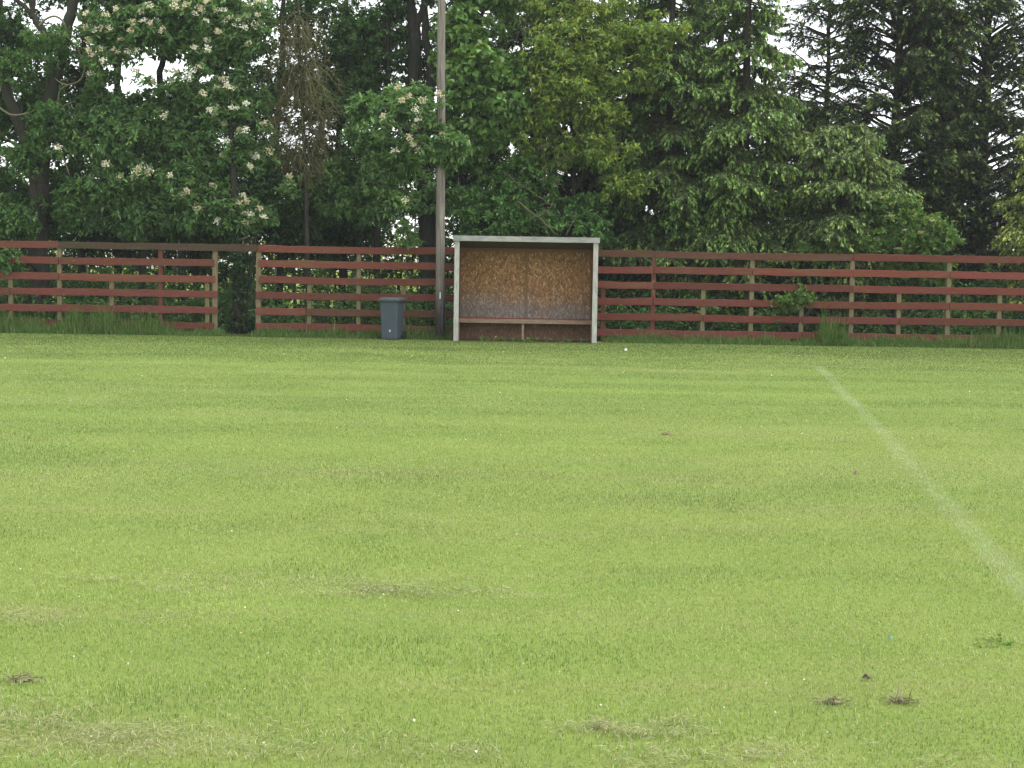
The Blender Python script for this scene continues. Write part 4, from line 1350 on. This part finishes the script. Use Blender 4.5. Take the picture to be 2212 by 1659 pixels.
# dark thicket closing the back of the belt
n = 2100
x = rng.uniform(-17, 17.5, n)
y = rng.uniform(46.2, 48.2, n)
c = np.stack((x, y, 1.35 + 3.9 * rng.random(n) ** 1.25 * (.55 + .6 * fbm(x, x * 0, 2.5, 77))), -1)
tp = np.repeat(c, 8, axis=0) + rand_unit(n * 8) * np.array((.5, .5, .4))
g = Geo()
g.add(*rosettes(tp, norm(np.array((0, -.3, .8)) + rand_unit(len(tp)) * .6), 5, .16, .5, ((.022, .05, .017), (.03, .066, .02), (.036, .075, .024)), (40, 90), True, .2))
for xx_ in np.arange(-17, 17.4, .42):
    g.tube([(xx_, 47, -.02), (xx_ + rng.normal(0, .15), 47.2, 1.6), (xx_ + rng.normal(0, .3), 47.2, 4.0)], (.05, .035, .015), 5, (.03, .026, .02), cap=False)
tag(g.build('thicket', M_leaf), 'dark thicket of saplings closing off the back of the tree belt', 'thicket', None, 'stuff')

# sunlit hedge on the far side of the belt, seen through the rails
g = Geo()
n = 900
x = rng.uniform(-19, 19, n)
y = 50 + rng.uniform(0, 2.2, n)
c = np.stack((x, y, rng.uniform(.1, 1, n) * (2.2 + 1.2 * fbm(x, x * 0, 3, 71))), -1)
tp = np.repeat(c, 8, axis=0) + rand_unit(n * 8) * .42
tp[:, 2] = np.maximum(tp[:, 2], .05)
g.add(*rosettes(tp, norm(np.array((0, -.3, 1.0)) + rand_unit(len(tp)) * .6), 5, .14, .55, (*YEL, (.11, .18, .03)), (45, 90), True, .2))
for xx_ in np.arange(-19, 19, .5):
    g.tube([(xx_, 51, -.02), (xx_ + rng.normal(0, .2), 51.2, 1.8)], (.03, .015), 5, (.1, .08, .05), cap=False)
tag(g.build('hedge', M_leaf), 'bright yellow-green hedge glimpsed beyond the trees through the rails', 'hedge')

# ------------------------------------------------------------------ small things lying on the grass
def blob(name, label, cat, px, py, sx, sy, sz, mat, tint=(1, 1, 1), group=None, strands=0, scol=(.24, .22, .12)):
    p = G(px, py)
    p[2] = gz(p[0], p[1])
    g = Geo()
    k, r2 = 10, 6
    rings = []
    for i in range(r2):
        a = i / (r2 - 1) * math.pi / 2
        rings.append([(p[0] + sx * math.cos(a) * math.cos(t) * rng.uniform(.7, 1.2), p[1] + sy * math.cos(a) * math.sin(t) * rng.uniform(.7, 1.2), p[2] + .005 + sz * math.sin(a) * rng.uniform(.75, 1.2)) for t in np.arange(k) * 2 * math.pi / k])
    loft(g, rings, tint)
    if strands:
        m = strands
        b = np.stack((p[0] + rng.normal(0, sx * .8, m), p[1] + rng.normal(0, sy * .8, m), p[2] + rng.uniform(.01, sz * 1.2, m)), -1)
        d = rand_unit(m) * np.array((1, 1, .3))
        c_ = np.asarray(scol) * rng.uniform(.6, 1.3, (m, 1))
        g.add(*leaves(b, d, np.tile((0, 0, 1.0), (m, 1)), rng.uniform(.03, .07, m), np.full(m, .005), c_, False, .1))
    return tag(g.build(name, mat, origin=p), label, cat, group)


GC = 'dry clods on the grass'
blob('turf_clod', 'dry grey-brown clod, wider of the two near the lower right of the field', 'clod', 1940, 1516, .034, .02, .013, M_clod, (.22, .19, .13), GC, 80)
blob('turf_clod', 'dry mossy clod just left of the wider grey-brown one', 'clod', 1800, 1519, .032, .02, .012, M_clod, (.21, .21, .12), GC, 80)
blob('turf_clod', 'smallest dark clod, above the pair of clods at the lower right', 'clod', 1870, 1467, .014, .012, .018, M_clod, (.09, .065, .05), GC, 8)
blob('turf_clod', 'dry clod of old cuttings by the lower left corner of the field', 'clod', 45, 1470, .038, .025, .013, M_clod, (.23, .22, .13), GC, 90)
blob('turf_clod', 'thin brown clod in the middle distance left of the white line', 'clod', 1440, 943, .05, .05, .02, M_clod, (.2, .15, .1), GC, 10)
g = Geo()
for (px, py, sx, sy, m) in ((1300, 1572, .10, .03, 700), (1385, 1562, .09, .03, 420), (1350, 1590, .14, .05, 400), (560, 1262, .8, .16, 1500), (800, 1272, .6, .10, 800), (250, 1605, .5, .16, 1100), (120, 1560, .4, .1, 500), (1080, 1030, 1.0, .15, 500), (1700, 1640, .3, .08, 500), (1100, 1640, .4, .08, 600), (150, 1340, .5, .1, 400)):
    p = G(px, py)
    m = m * 2
    b = np.stack((p[0] + rng.normal(0, sx, m), p[1] + rng.normal(0, sy, m), rng.uniform(.014, .032, m)), -1)
    b = b[rng.random(m) < np.clip((fbm(b[:, 0], b[:, 1] * 1.6, .28, 27) - .38) * 4, 0, 1)]
    m = len(b)
    b[:, 2] += gz(b[:, 0], b[:, 1])
    c_ = np.array((.36, .36, .20)) * rng.uniform(.45, 1.25, (m, 1))
    g.add(*leaves(b, rand_unit(m) * np.array((1, 1, .25)), np.tile((0, 0, 1.0), (m, 1)) + rand_unit(m) * .4, rng.uniform(.02, .055, m), np.full(m, .003) * max(1, p[1] / 7), c_, False, .1))
tag(g.build('grass_cuttings', M_grass), 'wisps of dry straw coloured cuttings lying on the mown grass', 'grass cuttings', None, 'stuff')
blob('fallen_leaf', 'pinkish brown dead leaf standing in the grass left of the white line', 'leaf', 1848, 1028, .018, .012, .03, M_clod, (.30, .20, .16))
blob('plastic_scrap', 'tiny turquoise scrap of plastic lying in the grass', 'litter', 1924, 1378, .008, .006, .014, plastic('turquoise_plastic', (.16, .36, .32), .4))
blob('white_ball', 'small white ball lying near the right post of the shelter', 'ball', 1352, 757, .034, .034, .045, M_white)
# broad-leaved weed low at the right
p = G(2165, 1388)
g = Geo()
tp = np.stack((p[0] + rng.normal(0, .05, 24), p[1] + rng.normal(0, .05, 24), np.full(24, .006) + rng.uniform(0, .012, 24)), -1)
g.add(*rosettes(tp, np.tile((0, 0, 1.0), (24, 1)) + rand_unit(24) * .3, 4, .026, .5, ((.10, .155, .045), (.12, .18, .05)), (55, 95), True, .05))
tag(g.build('weed_leaves', M_leaf, origin=p * np.array((1, 1, 0))), 'dark green patch of broad leaved weed by the right edge of the field', 'weed')
# weeds at the foot of the bench
p = W(1150, 735, SY + .5)
g = Geo()
xx_ = rng.uniform(x0 + .6, x1 - .2, 60)
tp = np.stack((xx_, SY + rng.uniform(.05, .5, 60), rng.uniform(.02, .10, 60)), -1)
g.add(*rosettes(tp, np.tile((0, 0, 1.0), (60, 1)) + rand_unit(60) * .4, 5, .07, .5, LIME, (45, 90), True, .1))
tag(g.build('dugout_weeds', M_leaf), 'small green weeds sprouting under the dugout bench', 'weeds', None, 'stuff')
# petals and daisies sprinkled over the field
n = 130
pp_ = np.array([G(rng.uniform(-20, 2230), 760 + 880 * rng.random() ** 1.4) for _ in range(n)])
g = Geo()
c_ = np.where(rng.random((n, 1)) < .7, np.array((.80, .78, .68)), np.array((.62, .42, .22))) * rng.uniform(.7, 1.1, (n, 1))
sz = rng.uniform(.006, .012, n) * np.clip(pp_[:, 1] / 9, 1, 3)
pp_[:, 2] = gz(pp_[:, 0], pp_[:, 1]) + .028
g.add(*leaves(pp_, rand_unit(n) * np.array((1, 1, .4)), np.tile((0, -.5, 1.0), (n, 1)), sz, sz * .8, c_, True, .1))
tag(g.build('fallen_petals', M_flower), 'pale petals and tiny daisies sprinkled over the mown grass', 'petals', None, 'stuff')

# thin summer air between the camera and the trees
g = Geo()
g.box((-70, -70, -1.2), (70, 75, 16))
vm = NT('haze_air')
pv = vm.n('ShaderNodeVolumePrincipled')
pv.inputs['Color'].default_value = (.92, .98, 1, 1)
pv.inputs['Density'].default_value = .00042
pv.inputs['Anisotropy'].default_value = .2
vm.l(pv.outputs[0], vm.out.inputs['Volume'])
tag(g.build('haze', vm.m), 'thin pale haze over the field', None, None, 'stuff')
scene.cycles.volume_bounces = 0
